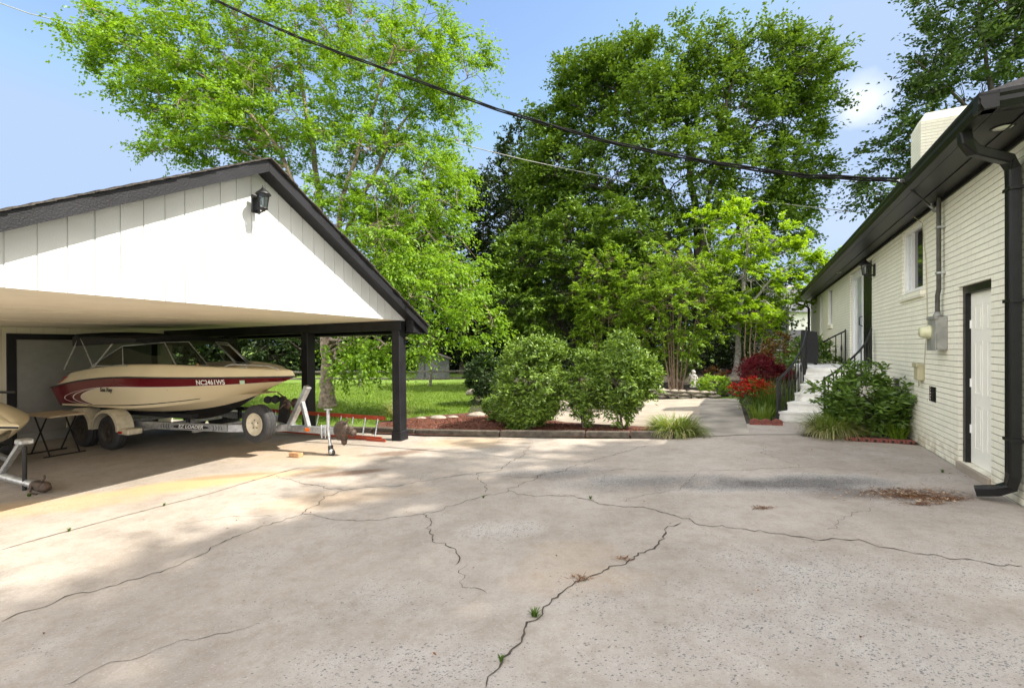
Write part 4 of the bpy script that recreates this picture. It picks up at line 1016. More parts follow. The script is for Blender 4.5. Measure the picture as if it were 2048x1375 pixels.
def text(body, size, name, mat, parent, loc, rot, shear=0.0, ext=.002, sx=1.0):
    cu = bpy.data.curves.new(name, 'FONT'); cu.body = body; cu.size = size; cu.extrude = ext; cu.shear = shear; cu.align_x = 'CENTER'; cu.align_y = 'CENTER'; cu.materials.append(mat); cu.offset = size * .012
    tmp = bpy.data.objects.new('tmp', cu); col.objects.link(tmp); bpy.context.view_layer.update(); me = bpy.data.meshes.new_from_object(tmp.evaluated_get(bpy.context.evaluated_depsgraph_get())); bpy.data.objects.remove(tmp); me.name = name
    o = bpy.data.objects.new(name, me); col.objects.link(o); o.parent = parent; o.location = loc; o.rotation_euler = rot; o.scale = (sx, 1, 1); return o
def on_hull(u, v, out=.012):
    a = side(u - .04, v); b = side(u + .04, v); p_ = side(u, v); ang = math.atan2(-(b.y - a.y), b.x - a.x); vt = side(u, min(1, v + .05)) - side(u, v - .05)
    tilt = math.atan2(vt.y, vt.z)
    p2 = Vector((p_.x, -p_.y, p_.z)); nrm = Vector((math.sin(ang), -math.cos(ang), 0))
    rx = math.pi / 2 + tilt * -1
    return p2 + nrm * out, (math.pi / 2 + tilt, 0, ang)
M['letter_white'] = simple('white decal', (.85, .84, .80), .4, var=.02); M['letter_black'] = simple('black decal', (.015, .015, .02), .3, var=.1)
lo, ro = on_hull(.80, .82, .034); text('NC2461WS', .12, 'lettering', M['letter_white'], boat, lo, ro, 0, .002, .78)
lo, ro = on_hull(.80, .80, .02); mb = MB(); o = mb.bx((-.055, -.05, -.001), (.055, .05, .002)).build('registration_decal', simple('pale green decal', (.45, .62, .45), .4), boat); o.location = on_hull(.885, .81, .02)[0]; o.rotation_euler = on_hull(.885, .81)[1]; o.scale = (.7, .8, 1)
lo, ro = on_hull(.37, .60, .012); text('Sea Ray', .11, 'lettering', M['letter_black'], boat, lo, ro, .35, .002, 1.1)
pz = deckf(.075, .22); text('7', .19, 'lettering', simple('red decal', (.35, .02, .02), .4), boat, (pz[0], -pz[1] - .035, pz[2]), (R(62), 0, R(4)), .3, .003, 1.3)

# ------------------------------------------------------------------ boat trailer
tr = bthing('boat_trailer', 'galvanised tandem axle boat trailer carrying the cream motorboat', 'trailer')
X_ = lambda w: W_ST - w
mb = MB(); 
for sg in (1, -1):
    mb.bar((.9, .90 * sg, .435), (4.3, .52 * sg, .43), .07, .125); mb.bar((4.3, .52 * sg, .43), (5.15, .06 * sg, .41), .07, .12)
mb.bar((4.85, 0, .39), (6.3, 0, .39), .085, .105)
for x in (1.0, 2.3, 3.5): mb.bar((x, -.9 + (x - .9) * .112, .36), (x, .9 - (x - .9) * .112, .36), .07, .07)
mb.build('frame', M['galv'], tr)
mb = MB()
for sg in (1, -1): mb.bar((.6, .55 * sg, .60), (3.4, .5 * sg, .60), .12, .06); mb.bar((.9, .55 * sg, .40), (.9, .55 * sg, .58), .05, .05); mb.bar((3.2, .5 * sg, .40), (3.2, .5 * sg, .58), .05, .05)
mb.build('bunk', M['canvas'], tr)
M['rim_shaded'] = simple('shaded steel rim', (.05, .042, .034), .7, .2, var=.3, scale=14)  # carport shade put into the rim colour: darker than the spare wheel's rim
def wheel(name, x, y, z, sgn, parent, rim_m=None, r=.315, w=.19):
    wl = bpy.data.objects.new(name, None); col.objects.link(wl); wl.parent = parent; wl.location = (x, y, z); wl.rotation_euler = (R(90) * sgn, 0, 0)   # local +z points outward
    mb = MB(); mb.lathe([(.175, -w / 2), (.26, -w / 2 - .006), (.298, -w / 2 + .012), (r, -w / 2 + .04), (r, -.03), (r - .006, -.028), (r - .006, -.02), (r, -.018), (r, .018), (r - .006, .02), (r - .006, .028), (r, .03), (r, w / 2 - .04), (.298, w / 2 - .012), (.26, w / 2 + .006), (.2, w / 2), (.178, w / 2 - .02), (.175, w / 2 - .05)], 40); mb.build('tyre', M['rubber'], wl)
    mb = MB(); zz = w / 2
    mb.lathe([(.178, zz - .022), (.188, zz - .004), (.178, zz + .002), (.168, zz - .02), (.150, zz - .05), (.125, zz - .055), (.118, zz - .03), (.085, zz - .022), (.055, zz - .04), (.05, zz - .04), (.048, zz - .01), (.0, zz - .008)], 32)
    rm = mb.build('rim', rim_m or M['rim'], wl)
    mb = MB()
    for k in range(10):
        a = 2 * math.pi * k / 10; mb.lathe([(.0, 0), (.012, 0), (.012, .004), (0, .004)], 8, 0, Matrix.Translation((.128 * math.cos(a), .128 * math.sin(a), zz - .048)))
    for k in range(5):
        a = 2 * math.pi * (k + .3) / 5; mb.lathe([(.011, 0), (.011, .012), (0, .015)], 6, 0, Matrix.Translation((.07 * math.cos(a), .07 * math.sin(a), zz - .026)))
    mb.build('wheel_nut', M['iron'], rm)
    return wl
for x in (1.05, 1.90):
    for sg in (1, -1): wheel('wheel', x, 1.0 * sg, .315, 1 if sg < 0 else -1, tr, M['rim_shaded'])
# fenders
for sg in (1, -1):
    mb = MB()
    for xc in (1.05, 1.90):
        a_ = np.linspace(0, math.pi, 17); o_ = [(xc + .375 * math.cos(a) * 1.06, z) for a, z in zip(a_, .36 + .375 * np.sin(a_))]
        i0, i1 = .87 * sg, 1.13 * sg
        vs = [(x, y, z) for x, z in o_ for y in (i0, i1)]; mb.add(vs, [(2 * i, 2 * i + 1, 2 * i + 3, 2 * i + 2) for i in range(16)], 0, True)
        vs = [(x, i1, z) for x, z in o_] + [(xc + (x - xc) * .87, i1 + .004 * sg, .36 + (z - .36) * .86) for x, z in o_]; mb.add(vs, [(i, i + 1, 18 + i, 17 + i) for i in range(16)])
    mb.box((2.42, 1.0 * sg, .36), (.30, .24, .10), None, 0, .02)
    mb.build('fender', M['rim'], tr)
    mb = MB(); mb.box((2.36, 1.125 * sg, .355), (.10, .02, .04), None, 0, .006); mb.build('reflector', M['red_plastic'], tr)
# spare wheel on the tongue
wheel('spare_wheel', 5.0, -.50, .54, 1, tr)
MB().bar((5.0, -.02, .44), (5.0, -.46, .54), .05, .05).build('spare_bracket', M['galv'], tr)
# winch post
mb = MB(); mb.bar((5.12, 0, .42), (5.54, 0, 1.09), .10, .085, bevel=.008); mb.bar((5.56, 0, .44), (5.42, 0, .87), .07, .05); mb.bar((5.54, 0, 1.09), (5.56, 0, 1.12), .105, .09, bevel=.006); mb.build('winch_post', M['galv'], tr)
mb = MB(); mb.bar((4.97, 0, .48), (5.04, 0, .86), .05, .22); mb.build('winch_plate', M['canvas'], tr)
mb = MB()
for (x, z, r) in ((4.70, .88, .07), (4.88, .88, .06)): mb.lathe([(0, -.12), (r * .8, -.12), (r, -.08), (r * .6, 0), (r, .08), (r * .8, .12), (0, .12)], 14, 0, Matrix.Translation((x, 0, z)) @ Matrix.Rotation(R(90), 4, 'X'))
mb.build('bow_roller', M['canvas'], tr)
mb = MB(); mb.lathe([(.09, -.09), (.09, -.08), (.035, -.078), (.035, .078), (.09, .08), (.09, .09)], 16, 0, Matrix.Translation((5.19, -.02, .82)) @ Matrix.Rotation(R(90), 4, 'X')); mb.tube([(5.19, -.14, .82), (5.19, -.17, .82), (5.09, -.18, .74)], .012, 6); mb.tube([(5.13, -.02, .86), (4.95, 0, .95), (4.85, 0, 1.0)], .012, 6); mb.build('winch', M['rust'], tr)
# jack and coupler
mb = MB(); mb.tube([(6.10, -.10, .40), (6.10, -.10, .72), (6.10, -.10, .76)], .028, 10); mb.tube([(6.10, -.10, .40), (6.15, -.10, .12)], .024, 10); mb.lathe([(.03, 0), (.045, .02), (.045, .07), (.03, .09)], 10, 0, Matrix.Translation((6.16, -.10, .03))); mb.tube([(6.02, -.10, .76), (6.18, -.10, .765)], .014, 6)
mb.build('jack', M['galv'], tr)
mb = MB(); mb.box((6.145, -.10, .11), (.06, .075, .13), None, 0, .01); mb.lathe([(0, -.025), (.05, -.025), (.05, .025), (0, .025)], 14, 0, Matrix.Translation((6.17, -.10, .055)) @ Matrix.Rotation(R(90), 4, 'X')); mb.build('jack_foot', M['rubber'], tr)
mb = MB(); mb.box((5.9, 0, .39), (.05, .12, .17), None, 0, .01); mb.box((5.98, 0, .39), (.03, .12, .17), None, 0, .01); mb.tube([(5.93, -.08, .50), (5.95, -.09, .28)], .012, 6); mb.tube([(6.01, -.08, .50), (6.03, -.09, .28)], .012, 6); mb.build('clamp_bolt', M['galv'], tr)
mb = MB(); mb.lathe([(0, -.05), (.13, -.05), (.145, -.02), (.14, .03), (.09, .05), (0, .055)], 20, 0, Matrix.Translation((6.30, -.02, .43)) @ Matrix.Rotation(R(80), 4, 'X')); mb.box((6.30, 0, .30), (.18, .11, .10), None, 0, .02); mb.box((6.44, 0, .42), (.16, .10, .12), None, 0, .03); mb.blob((6.52, 0, .38), (.07, .06, .06), 0); mb.tube([(6.38, -.03, .50), (6.46, -.03, .60), (6.42, -.03, .63)], .015, 6); mb.lathe([(0, 0), (.05, 0), (.045, -.06), (.02, -.09), (0, -.09)], 12, 0, Matrix.Translation((6.34, 0, .26))); mb.build('coupler', M['rust'], tr)
mb = MB(); mb.box((5.58, -.046, .39), (.09, .014, .06), None, 0, .006); mb.build('reflector', M['amber'], tr)
# maker's lettering on the near rail
nr = bpy.data.objects.new('name_plate', None); col.objects.link(nr); nr.parent = tr
dirn = Vector((4.3 - .9, -.52 + .90, 0)); ang = math.atan2(dirn.y, dirn.x); px_ = 3.5
loc = Vector((px_, -.90 + (px_ - .9) / 3.4 * .38 - .0375, .432)); nr.location = loc; nr.scale = (1.12, 1.15, 1); nr.rotation_euler = (math.pi / 2, 0, ang)
def ovalmesh(a0, b0, a1, b1, m, z, name):
    mb = MB(); n = 40; vs = []
    for k in range(n):
        t_ = 2 * math.pi * k / n; vs += [(a0 * math.cos(t_), b0 * math.sin(t_), z), (a1 * math.cos(t_), b1 * math.sin(t_), z)]
    mb.add(vs, [(2 * k, 2 * k + 1, 2 * ((k + 1) % n) + 1, 2 * ((k + 1) % n)) for k in range(n)]); return mb.build(name, m, nr)
mb = MB(); n = 40; mb.add([(.40 * math.cos(2 * math.pi * k / n), .046 * math.sin(2 * math.pi * k / n), .002) for k in range(n)], [list(range(n))]); mb.build('oval', M['letter_black'], nr)
ovalmesh(.385, .042, .375, .038, M['letter_white'], .003, 'oval_ring')
for s_ in (-1, 1):
    for k in range(4):
        mb = MB(); pts = [((.44 + k * .055 + .018 * math.cos(a)) * s_, (.042 - k * .006) * math.sin(a), .003) for a in np.linspace(-1.3, 1.3, 9)]; mb.tube(pts, .0045, 4); mb.build('wave_mark', M['letter_black'], nr)
text('EZ LOADER', .075, 'lettering', M['letter_white'], nr, (0, 0, .005), (0, 0, 0), .2, .001, 1.28)

# ------------------------------------------------------------------ jet ski on its trailer (left edge)
jp = KP(4.2, 6.22); JR = BROT
js = thing('jet_ski', 'cream jet ski nose at the left edge in the carport', 'jet ski', (jp[0], jp[1], slab(6.0)), JR)
def jsk(u, v):
    x = 3.0 * u; b = .58 * (1 - max(0, (u - .35) / .65) ** 2.2) + .002; z0 = .46 + .34 * max(0, (u - .5) / .5) ** 2
    zt = .80 + .06 * math.sin(math.pi * u) + .02 * u; 
    if v < .35: f = v / .35; return (x - .18 * (1 - f) * u ** 4, b * (.35 + .65 * f), z0 + (zt - .03 - z0) * f ** 1.4)
    if v < .45: f = (v - .35) / .1; return (x, b * (1 + .03 * math.sin(math.pi * f)), zt - .03 + .05 * f)
    f = (v - .45) / .55; return (x - .12 * f * u ** 3, b * (1 - f), zt + .02 + .24 * math.sin(min(1, f * 1.15) * math.pi / 2) * math.sin(math.pi * min(.97, u * .9 + .1)))
grid_mesh('hull', jsk, 30, 16, M['gel'], js)
mb = MB(); mb.box((1.1, 0, 1.08), (1.1, .34, .22), None, 0, .08); mb.build('seat', M['canvas'], js)
mb = MB(); mb.tube([(2.0, -.32, 1.22), (1.95, -.1, 1.24), (1.95, .1, 1.24), (2.0, .32, 1.22)], .018, 8); mb.tube([(2.1, 0, 1.0), (1.95, 0, 1.24)], .04, 8); mb.build('handlebar', M['rubber'], js)
mb = MB(); pts = [Vector(jsk(u, .40)) + Vector((0, -2 * jsk(u, .40)[1] - .01, 0)) for u in np.linspace(0, 1, 20)]; mb.tube(pts, .016, 6); mb.build('bumper', M['rubber'], js)
jt = thing('jet_ski_trailer', 'narrow galvanised trailer with rusty coupler under the jet ski', 'trailer', (jp[0], jp[1], slab(6.0)), JR)
cpl = ground(80, 984); rel = (cpl[:2] - jp[:2]); cx = rel[0] * BF[0] + rel[1] * BF[1]; cy = rel[0] * G[0] + rel[1] * G[1]
mb = MB(); mb.tube([(cx - 2.3, cy, .20), (cx - .1, cy, .155)], .048, 12); mb.bar((.2, -.45, .28), (2.2, -.2, .26), .05, .06); mb.bar((.2, .45, .28), (2.2, .2, .26), .05, .06); mb.bar((.6, -.55, .28), (.6, .55, .28), .05, .05); mb.build('frame', M['galv'], jt)
mb = MB(); mb.bar((.4, -.25, .43), (2.1, -.2, .43), .1, .05); mb.bar((.4, .25, .43), (2.1, .2, .43), .1, .05); mb.build('bunk', M['canvas'], jt)
mb = MB(); mb.box((cx, cy, .155), (.26, .12, .11), None, 0, .03); mb.blob((cx + .12, cy, .15), (.07, .06, .06)); mb.tube([(cx + .02, cy, .2), (cx + .1, cy, .26), (cx + .05, cy + .02, .28)], .014, 6); mb.tube([(cx - .05, cy - .06, .16), (cx + .02, cy - .10, .10), (cx + .1, cy - .07, .08)], .012, 6); mb.build('coupler', M['rust'], jt)
mb = MB(); mb.tube([(cx - .32, cy - .02, .0), (cx - .32, cy - .02, .62)], .024, 10); mb.lathe([(.05, 0), (.05, .02), (.02, .03)], 10, 0, Matrix.Translation((cx - .32, cy - .02, 0))); mb.build('jack', M['iron'], jt)
mb = MB(); mb.bar((cx - .95, cy, .22), (cx - .45, cy, .66), .06, .05); mb.box((cx - .38, cy, .68), (.16, .14, .07), None, 0, .02); mb.build('winch_post', M['galv'], jt)
for sg in (1, -1): wheel('wheel', .6, .66 * sg, .26, 1 if sg < 0 else -1, jt).scale = (.8, .8, .8)

# ------------------------------------------------------------------ small things in and by the carport
p = KP(2.98, 5.25); t = thing('folding_table', 'small folding table with crossed legs beside the boat trailer wheel', 'table', (p[0], p[1], slab(5.25)), BROT)
MB().bx((-.45, -.25, .68), (.40, .25, .71), bevel=.008).build('table_top', M['table'], t)
mb = MB()
for y in (-.2, .2):
    mb.tube([(-.3, y, .02), (.2, y, .68)], .013, 6); mb.tube([(.3, y, .02), (-.2, y, .68)], .013, 6)
mb.tube([(-.3, -.28, .02), (-.3, .28, .02)], .014, 6); mb.tube([(.3, -.28, .02), (.3, .28, .02)], .014, 6); mb.build('leg', M['iron'], t)
p = KP(.30, .35); t = thing('ladder', 'orange fibreglass ladder with aluminium rungs leaning on the carport posts', 'ladder', (p[0], p[1], slab(.3)), BROT + math.pi)
# local x runs back along the posts; stands on its edge and leans outward
lean = .10
for (y, z) in ((.0, .04), (-lean, .42)):
    mb = MB(); mb.bar((0, y, z), (3.3, y, z - .02), .03, .075); mb.build('side_rail', M['orange'], t)
for k in range(11): MB().tube([(.16 + k * .30, 0, .05), (.16 + k * .30, -lean, .41)], .016, 8).build('rung', M['galv'], t)
mb = MB(); mb.bar((-.12, .04, .02), (.30, .05, .02), .03, .06); mb.build('foot_rail', M['orange'], t)
g0 = ground(592, 913); t = MB().box((0, 0, .035), (.21, .10, .07), None, 0, .006).build('wood_block', M['wood']); t.location = g0; t.rotation_euler = (0, 0, -.35); tag(t, 'small reddish wood block lying on the sunny concrete', 'block')

# ------------------------------------------------------------------ service cables
end = HP(.95, .10, 3.36)
c1 = [at(px_, py_, 5.62 + (1800 - px_) / 1370 * 4.6) for px_, py_ in ((430, 0), (520, 42), (600, 76), (800, 150), (1000, 221), (1200, 280), (1400, 322), (1600, 351), (1800, 361))]
c0 = [at(-250, -330, 12.5), at(100, -150, 11.3)]
t = thing('service_cable', 'thick twisted black power cable sagging across to the house eave', 'cable')
base = np.array(c0 + c1); tt = np.linspace(0, 1, len(base)); ts = np.linspace(0, 1, 160)
sm = np.stack([np.interp(ts, tt, base[:, i]) for i in range(3)], 1)
for _ in range(12): sm[1:-1] = (sm[:-2] + 2 * sm[1:-1] + sm[2:]) / 4
for k, (r, w) in enumerate(((.013, 0), (.013, 2.1), (.010, 4.2))):
    ph = np.linspace(0, 40, 160) + w; off = np.stack([np.zeros(160), np.cos(ph), np.sin(ph)], 1) * .021
    MB().tube(sm + off, r, 6).build('strand', M['cable'], t)
e1 = sm[-1]; drip = bez(e1, end, 10, 0, 0, up0=unit(np.array([.5, .2, -.2])))
MB().tube(drip, .013, 6).build('strand', M['iron'], t)
mb = MB(); mb.tube([e1 + [-.02, 0, 0], e1 + [.06, .02, .0]], .022, 8); mb.tube([drip[-2], end, end + np.array([.04, 0, -.06]), end + np.array([.02, .02, .05])], .018, 8); mb.build('wedge_clamp', M['galv'], t)
t = thing('phone_cable', 'single thin grey cable running behind the big birch crown', 'cable')
w_ = np.array([at(-200, -65, 24), at(60, 28, 24.6), at(240, 70, 25), at(700, 222, 26), at(920, 288, 26.5), at(1050, 320, 26.8), at(1200, 352, 27.2), at(1330, 384, 27.5), at(1500, 400, 28), at(1760, 430, 29)])
MB().tube(w_, .027, 5).build('strand', M['grey_box'], t)
# ------------------------------------------------------------------ trees
def tree(name, label, base, stems, ells, *a, group=None, cat='tree', **k):
    root = np.array(base, float)
    t = thing(name, label, cat, root, 0, group)
    st = [([at(*p) - root for p in pts], r0, r1) for pts, r0, r1 in stems]
    for s in st: s[0][0] = np.array(s[0][0]) * 0 + (s[0][0] if np.linalg.norm(s[0][0]) > .6 else s[0][0])
    el = [(at(px, py, Y) - root, (rx * Y / F, rd, ry * Y / F)) for px, py, rx, ry, Y, rd in ells]
    grow(t, st, el, *a, **k); return t

# big birch behind the carport
bb = ground(655, 812); Yb = bb[1]
tree('birch_tree', 'big bright green birch towering over the carport roof', bb,
 [([(655, 815, Yb), (652, 740, Yb), (650, 660, Yb), (648, 560, Yb + .3), (640, 430, Yb + .5), (628, 300, Yb + .8), (600, 150, Yb + 1), (590, 40, Yb + 1.2)], .20, .035),
  ([(650, 640, Yb), (668, 520, Yb - .2), (685, 400, Yb - .4), (735, 240, Yb - .5), (790, 90, Yb - .6)], .12, .03),
  ([(652, 560, Yb + .2), (612, 430, Yb - .6), (560, 300, Yb - 1.0), (470, 190, Yb - 1.3), (330, 110, Yb - 1.5)], .09, .02),
  ([(655, 560, Yb + .2), (720, 400, Yb + .2), (800, 250, Yb + .3), (890, 150, Yb + .3)], .09, .02),
  ([(662, 540, Yb), (740, 450, Yb - .8), (820, 420, Yb - 1.0), (900, 520, Yb - 1.2)], .07, .02)],
 [(330, 150, 150, 120, Yb - 1.2, 1.6), (250, 90, 90, 80, Yb - 1.2, 1.2), (470, 90, 170, 130, Yb - .3, 2.2), (650, 60, 190, 150, Yb + .6, 2.6), (810, 130, 130, 140, Yb, 2.0), (900, 190, 80, 120, Yb, 1.3), (430, 250, 130, 110, Yb - 1.2, 1.8), (600, 240, 170, 120, Yb, 2.4), (370, 300, 55, 40, Yb - 1.2, .8), (510, 300, 90, 70, Yb - .8, 1.6), (760, 330, 160, 140, Yb, 2.4), (880, 400, 75, 100, Yb - .4, 1.5), (830, 480, 140, 110, Yb - 1.0, 2.0), (870, 580, 100, 90, Yb - 1.6, 1.6), (770, 520, 90, 100, Yb - 1.2, 1.6), (930, 620, 50, 75, Yb - 1.8, 1.0), (690, 440, 90, 90, Yb - .5, 1.5), (770, 690, 60, 35, Yb - 2.2, .8), (700, 690, 55, 40, Yb - 1.8, .8), (860, 690, 40, 35, Yb - 2.2, .6), (735, 715, 42, 45, Yb - 2.4, .6), (690, 735, 25, 25, Yb - 2.0, .4), (320, 215, 90, 60, Yb - 1.3, 1.0), (190, 82, 30, 24, Yb - 1.3, .4), (225, 185, 28, 22, Yb - 1.4, .4), (300, 305, 34, 18, Yb - 1.3, .4), (205, 30, 30, 25, Yb - 1.2, .4), (975, 110, 22, 45, Yb, .5), (985, 640, 20, 40, Yb - 1.8, .4)],
 1250, .50, 117, .10, .056, M['birch_bark'], M['l_birch'], up=.7, flat=.65, droop=.35, shell=.25, twig=.011, limb_r=.07)

# spreading oak in the middle distance
def px_tree(name, label, bx, by, Y, stems, ells, *a, **k):
    g = at(bx, by, Y); g[2] = gz(g[0], g[1]) - .03
    return tree(name, label, g, stems, ells, *a, **k)
Yo = 31
px_tree('oak_tree', 'tall wide spreading oak rising behind the garden trees', 1400, 720, Yo,
 [([(1400, 745, Yo), (1400, 600, Yo), (1395, 470, Yo), (1380, 330, Yo), (1370, 200, Yo), (1362, 120, Yo)], .42, .06),
  ([(1398, 560, Yo), (1350, 420, Yo), (1290, 300, Yo - .5), (1230, 180, Yo - 1)], .24, .05),
  ([(1398, 540, Yo), (1440, 400, Yo), (1500, 260, Yo - .5), (1575, 165, Yo - 1)], .24, .05),
  ([(1398, 520, Yo), (1420, 380, Yo - 1), (1450, 220, Yo - 2), (1470, 150, Yo - 2)], .2, .05),
  ([(1396, 560, Yo), (1310, 440, Yo - 1), (1210, 380, Yo - 2), (1110, 350, Yo - 2)], .2, .04),
  ([(1402, 580, Yo), (1480, 450, Yo), (1560, 370, Yo), (1630, 320, Yo)], .18, .04)],
 [(1345, 150, 185, 65, Yo, 4), (1235, 155, 85, 65, Yo, 3), (1160, 160, 55, 60, Yo, 2.5), (1100, 270, 45, 70, Yo, 2.2), (1085, 370, 50, 70, Yo, 2.4), (1480, 155, 145, 65, Yo, 4), (1590, 160, 80, 90, Yo, 3), (1180, 230, 70, 80, Yo, 3), (1300, 230, 120, 90, Yo - 2, 3.5), (1440, 230, 120, 90, Yo - 2, 3.5), (1570, 260, 90, 70, Yo, 3), (1130, 320, 75, 70, Yo, 3), (1230, 350, 100, 70, Yo - 2, 3), (1360, 360, 120, 80, Yo - 3, 3), (1500, 360, 110, 80, Yo - 1, 3), (1590, 370, 60, 70, Yo, 2.5), (1110, 410, 60, 70, Yo, 2.5), (1550, 460, 80, 60, Yo, 3), (1300, 440, 130, 60, Yo, 3)],
 930, 1.1, 125, .235, .15, M['dark_bark'], M['l_oak'], up=.9, flat=.38, shell=.45, twig=.026, limb_r=.14)

# oak behind the house (upper right)
Yr = 28
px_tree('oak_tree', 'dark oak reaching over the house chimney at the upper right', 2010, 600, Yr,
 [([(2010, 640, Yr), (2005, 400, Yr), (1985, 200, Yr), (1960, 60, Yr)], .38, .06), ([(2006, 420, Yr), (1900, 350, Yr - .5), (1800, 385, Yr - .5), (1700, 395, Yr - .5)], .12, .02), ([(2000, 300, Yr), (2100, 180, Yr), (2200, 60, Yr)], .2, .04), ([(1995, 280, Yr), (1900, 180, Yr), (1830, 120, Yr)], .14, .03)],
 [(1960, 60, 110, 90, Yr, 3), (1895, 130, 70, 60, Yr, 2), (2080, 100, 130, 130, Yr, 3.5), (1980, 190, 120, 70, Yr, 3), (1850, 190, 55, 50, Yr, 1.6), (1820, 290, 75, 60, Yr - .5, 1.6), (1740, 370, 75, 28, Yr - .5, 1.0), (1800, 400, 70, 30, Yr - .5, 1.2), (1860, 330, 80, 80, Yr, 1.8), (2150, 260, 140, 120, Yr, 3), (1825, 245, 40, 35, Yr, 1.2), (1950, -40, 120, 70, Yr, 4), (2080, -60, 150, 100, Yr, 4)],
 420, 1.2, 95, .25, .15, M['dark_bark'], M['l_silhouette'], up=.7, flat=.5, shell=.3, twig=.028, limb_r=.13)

# garden trees
Ym = 20.5
px_tree('magnolia_tree', 'broad dark leaved tree with bright top in the middle garden', 1150, 745, Ym,
 [([(1150, 760, Ym), (1150, 640, Ym), (1160, 540, Ym), (1180, 460, Ym)], .16, .05), ([(1150, 690, Ym), (1090, 590, Ym), (1040, 520, Ym)], .1, .03), ([(1152, 680, Ym), (1220, 570, Ym), (1270, 470, Ym)], .1, .03)],
 [(1130, 480, 110, 70, Ym, 1.8), (1240, 470, 90, 65, Ym, 1.8), (1040, 530, 75, 60, Ym, 1.6), (1170, 560, 130, 80, Ym - .6, 1.8), (1030, 610, 70, 60, Ym - .4, 1.5), (1100, 640, 110, 60, Ym - .8, 1.5), (1260, 540, 70, 60, Ym, 1.4), (1010, 560, 45, 45, Ym, 1.0)],
 420, .46, 100, .20, .09, M['dark_bark'], M['l_magnolia'], up=1.1, flat=.36, shell=.55, twig=.014, limb_r=.06)
g1 = ground(1212, 786); Y1 = g1[1] + 1.6
def multi(px, py, Y, tops, r=.032):
    return [([(px + dx, py, Y + rng.uniform(-.12, .12)), (px + dx * 1.2 + (tx - px) * .25, py - (py - ty) * .4, Y), (tx, ty, Y + rng.uniform(-.3, .3))], r, r * .45) for dx, tx, ty in tops]
px_tree('crape_myrtle', 'slim multi stemmed crape myrtle behind the round hedge shrubs', 1212, 780, Y1,
 multi(1212, 790, Y1, [(-8, 1160, 560), (-3, 1195, 540), (2, 1220, 530), (6, 1255, 560), (10, 1275, 590), (-6, 1180, 600)]),
 [(1205, 560, 75, 60, Y1, .9), (1170, 610, 50, 70, Y1, .8), (1245, 610, 50, 70, Y1, .8), (1225, 520, 35, 30, Y1, .5), (1180, 680, 45, 40, Y1, .6), (1245, 690, 35, 35, Y1, .5), (1210, 640, 55, 50, Y1 - .4, .7)],
 300, .23, 46, .115, .052, M['myrtle_bark'], M['l_myrtle'], up=.6, flat=.8, shell=.3, twig=.007, limb_r=.02)
g2 = ground(1352, 782); Y2 = g2[1] + .8
px_tree('crape_myrtle', 'large multi stemmed crape myrtle standing in the stone edged bed', 1352, 772, Y2,
 multi(1352, 778, Y2, [(-12, 1318, 600), (-8, 1330, 560), (-3, 1345, 520), (2, 1360, 520), (7, 1380, 550), (12, 1402, 590), (0, 1366, 600), (-5, 1340, 610)], .038),
 [(1350, 530, 70, 50, Y2, 1.0), (1300, 580, 60, 60, Y2, .9), (1400, 570, 60, 60, Y2, .9), (1350, 610, 90, 60, Y2 - .5, 1.0), (1290, 660, 50, 45, Y2, .7), (1420, 640, 50, 50, Y2, .7), (1360, 680, 75, 35, Y2, .7), (1440, 590, 30, 40, Y2, .6), (1275, 610, 35, 40, Y2, .6)],
 430, .24, 46, .115, .052, M['myrtle_bark'], M['l_myrtle'], up=.6, flat=.8, shell=.3, twig=.007, limb_r=.022)
Yd = 18.5
px_tree('redbud_tree', 'yellow green redbud with pale trunk beside the house corner', 1476, 740, Yd,
 [([(1474, 752, Yd), (1476, 690, Yd), (1480, 620, Yd), (1490, 540, Yd), (1500, 460, Yd)], .14, .04), ([(1478, 640, Yd), (1540, 560, Yd - .3), (1600, 520, Yd - .4)], .07, .02), ([(1478, 630, Yd), (1430, 540, Yd), (1410, 470, Yd)], .06, .02), ([(1479, 620, Yd), (1530, 600, Yd - 1), (1570, 640, Yd - 1.2)], .04, .012)],
 [(1460, 470, 80, 55, Yd, 1.3), (1540, 500, 85, 60, Yd, 1.4), (1600, 530, 45, 45, Yd, .9), (1430, 520, 50, 60, Yd, 1), (1500, 560, 90, 60, Yd - .5, 1.3), (1580, 585, 50, 40, Yd, .9), (1520, 630, 65, 40, Yd - .8, 1.0), (1455, 620, 40, 40, Yd - .3, .8), (1405, 440, 35, 30, Yd, .6), (1630, 530, 25, 25, Yd, .5), (1490, 430, 50, 35, Yd, .8)],
 330, .32, 52, .115, .10, M['pale_bark'], M['l_redbud'], up=1.1, flat=.5, shell=.35, twig=.009, limb_r=.03)
px_tree('crape_myrtle', 'bare stemmed small tree under the redbud beside the iron fence', 1510, 735, 17.2,
 multi(1510, 742, 17.2, [(-14, 1492, 640), (-8, 1505, 620), (-2, 1515, 620), (6, 1530, 640), (12, 1550, 650)], .036),
 [(1515, 640, 45, 30, 17.2, .7), (1545, 665, 30, 25, 17.2, .5)], 60, .22, 22, .09, .05, M['myrtle_bark'], M['l_redbud'], up=.8, flat=.6, twig=.007, limb_r=.02)

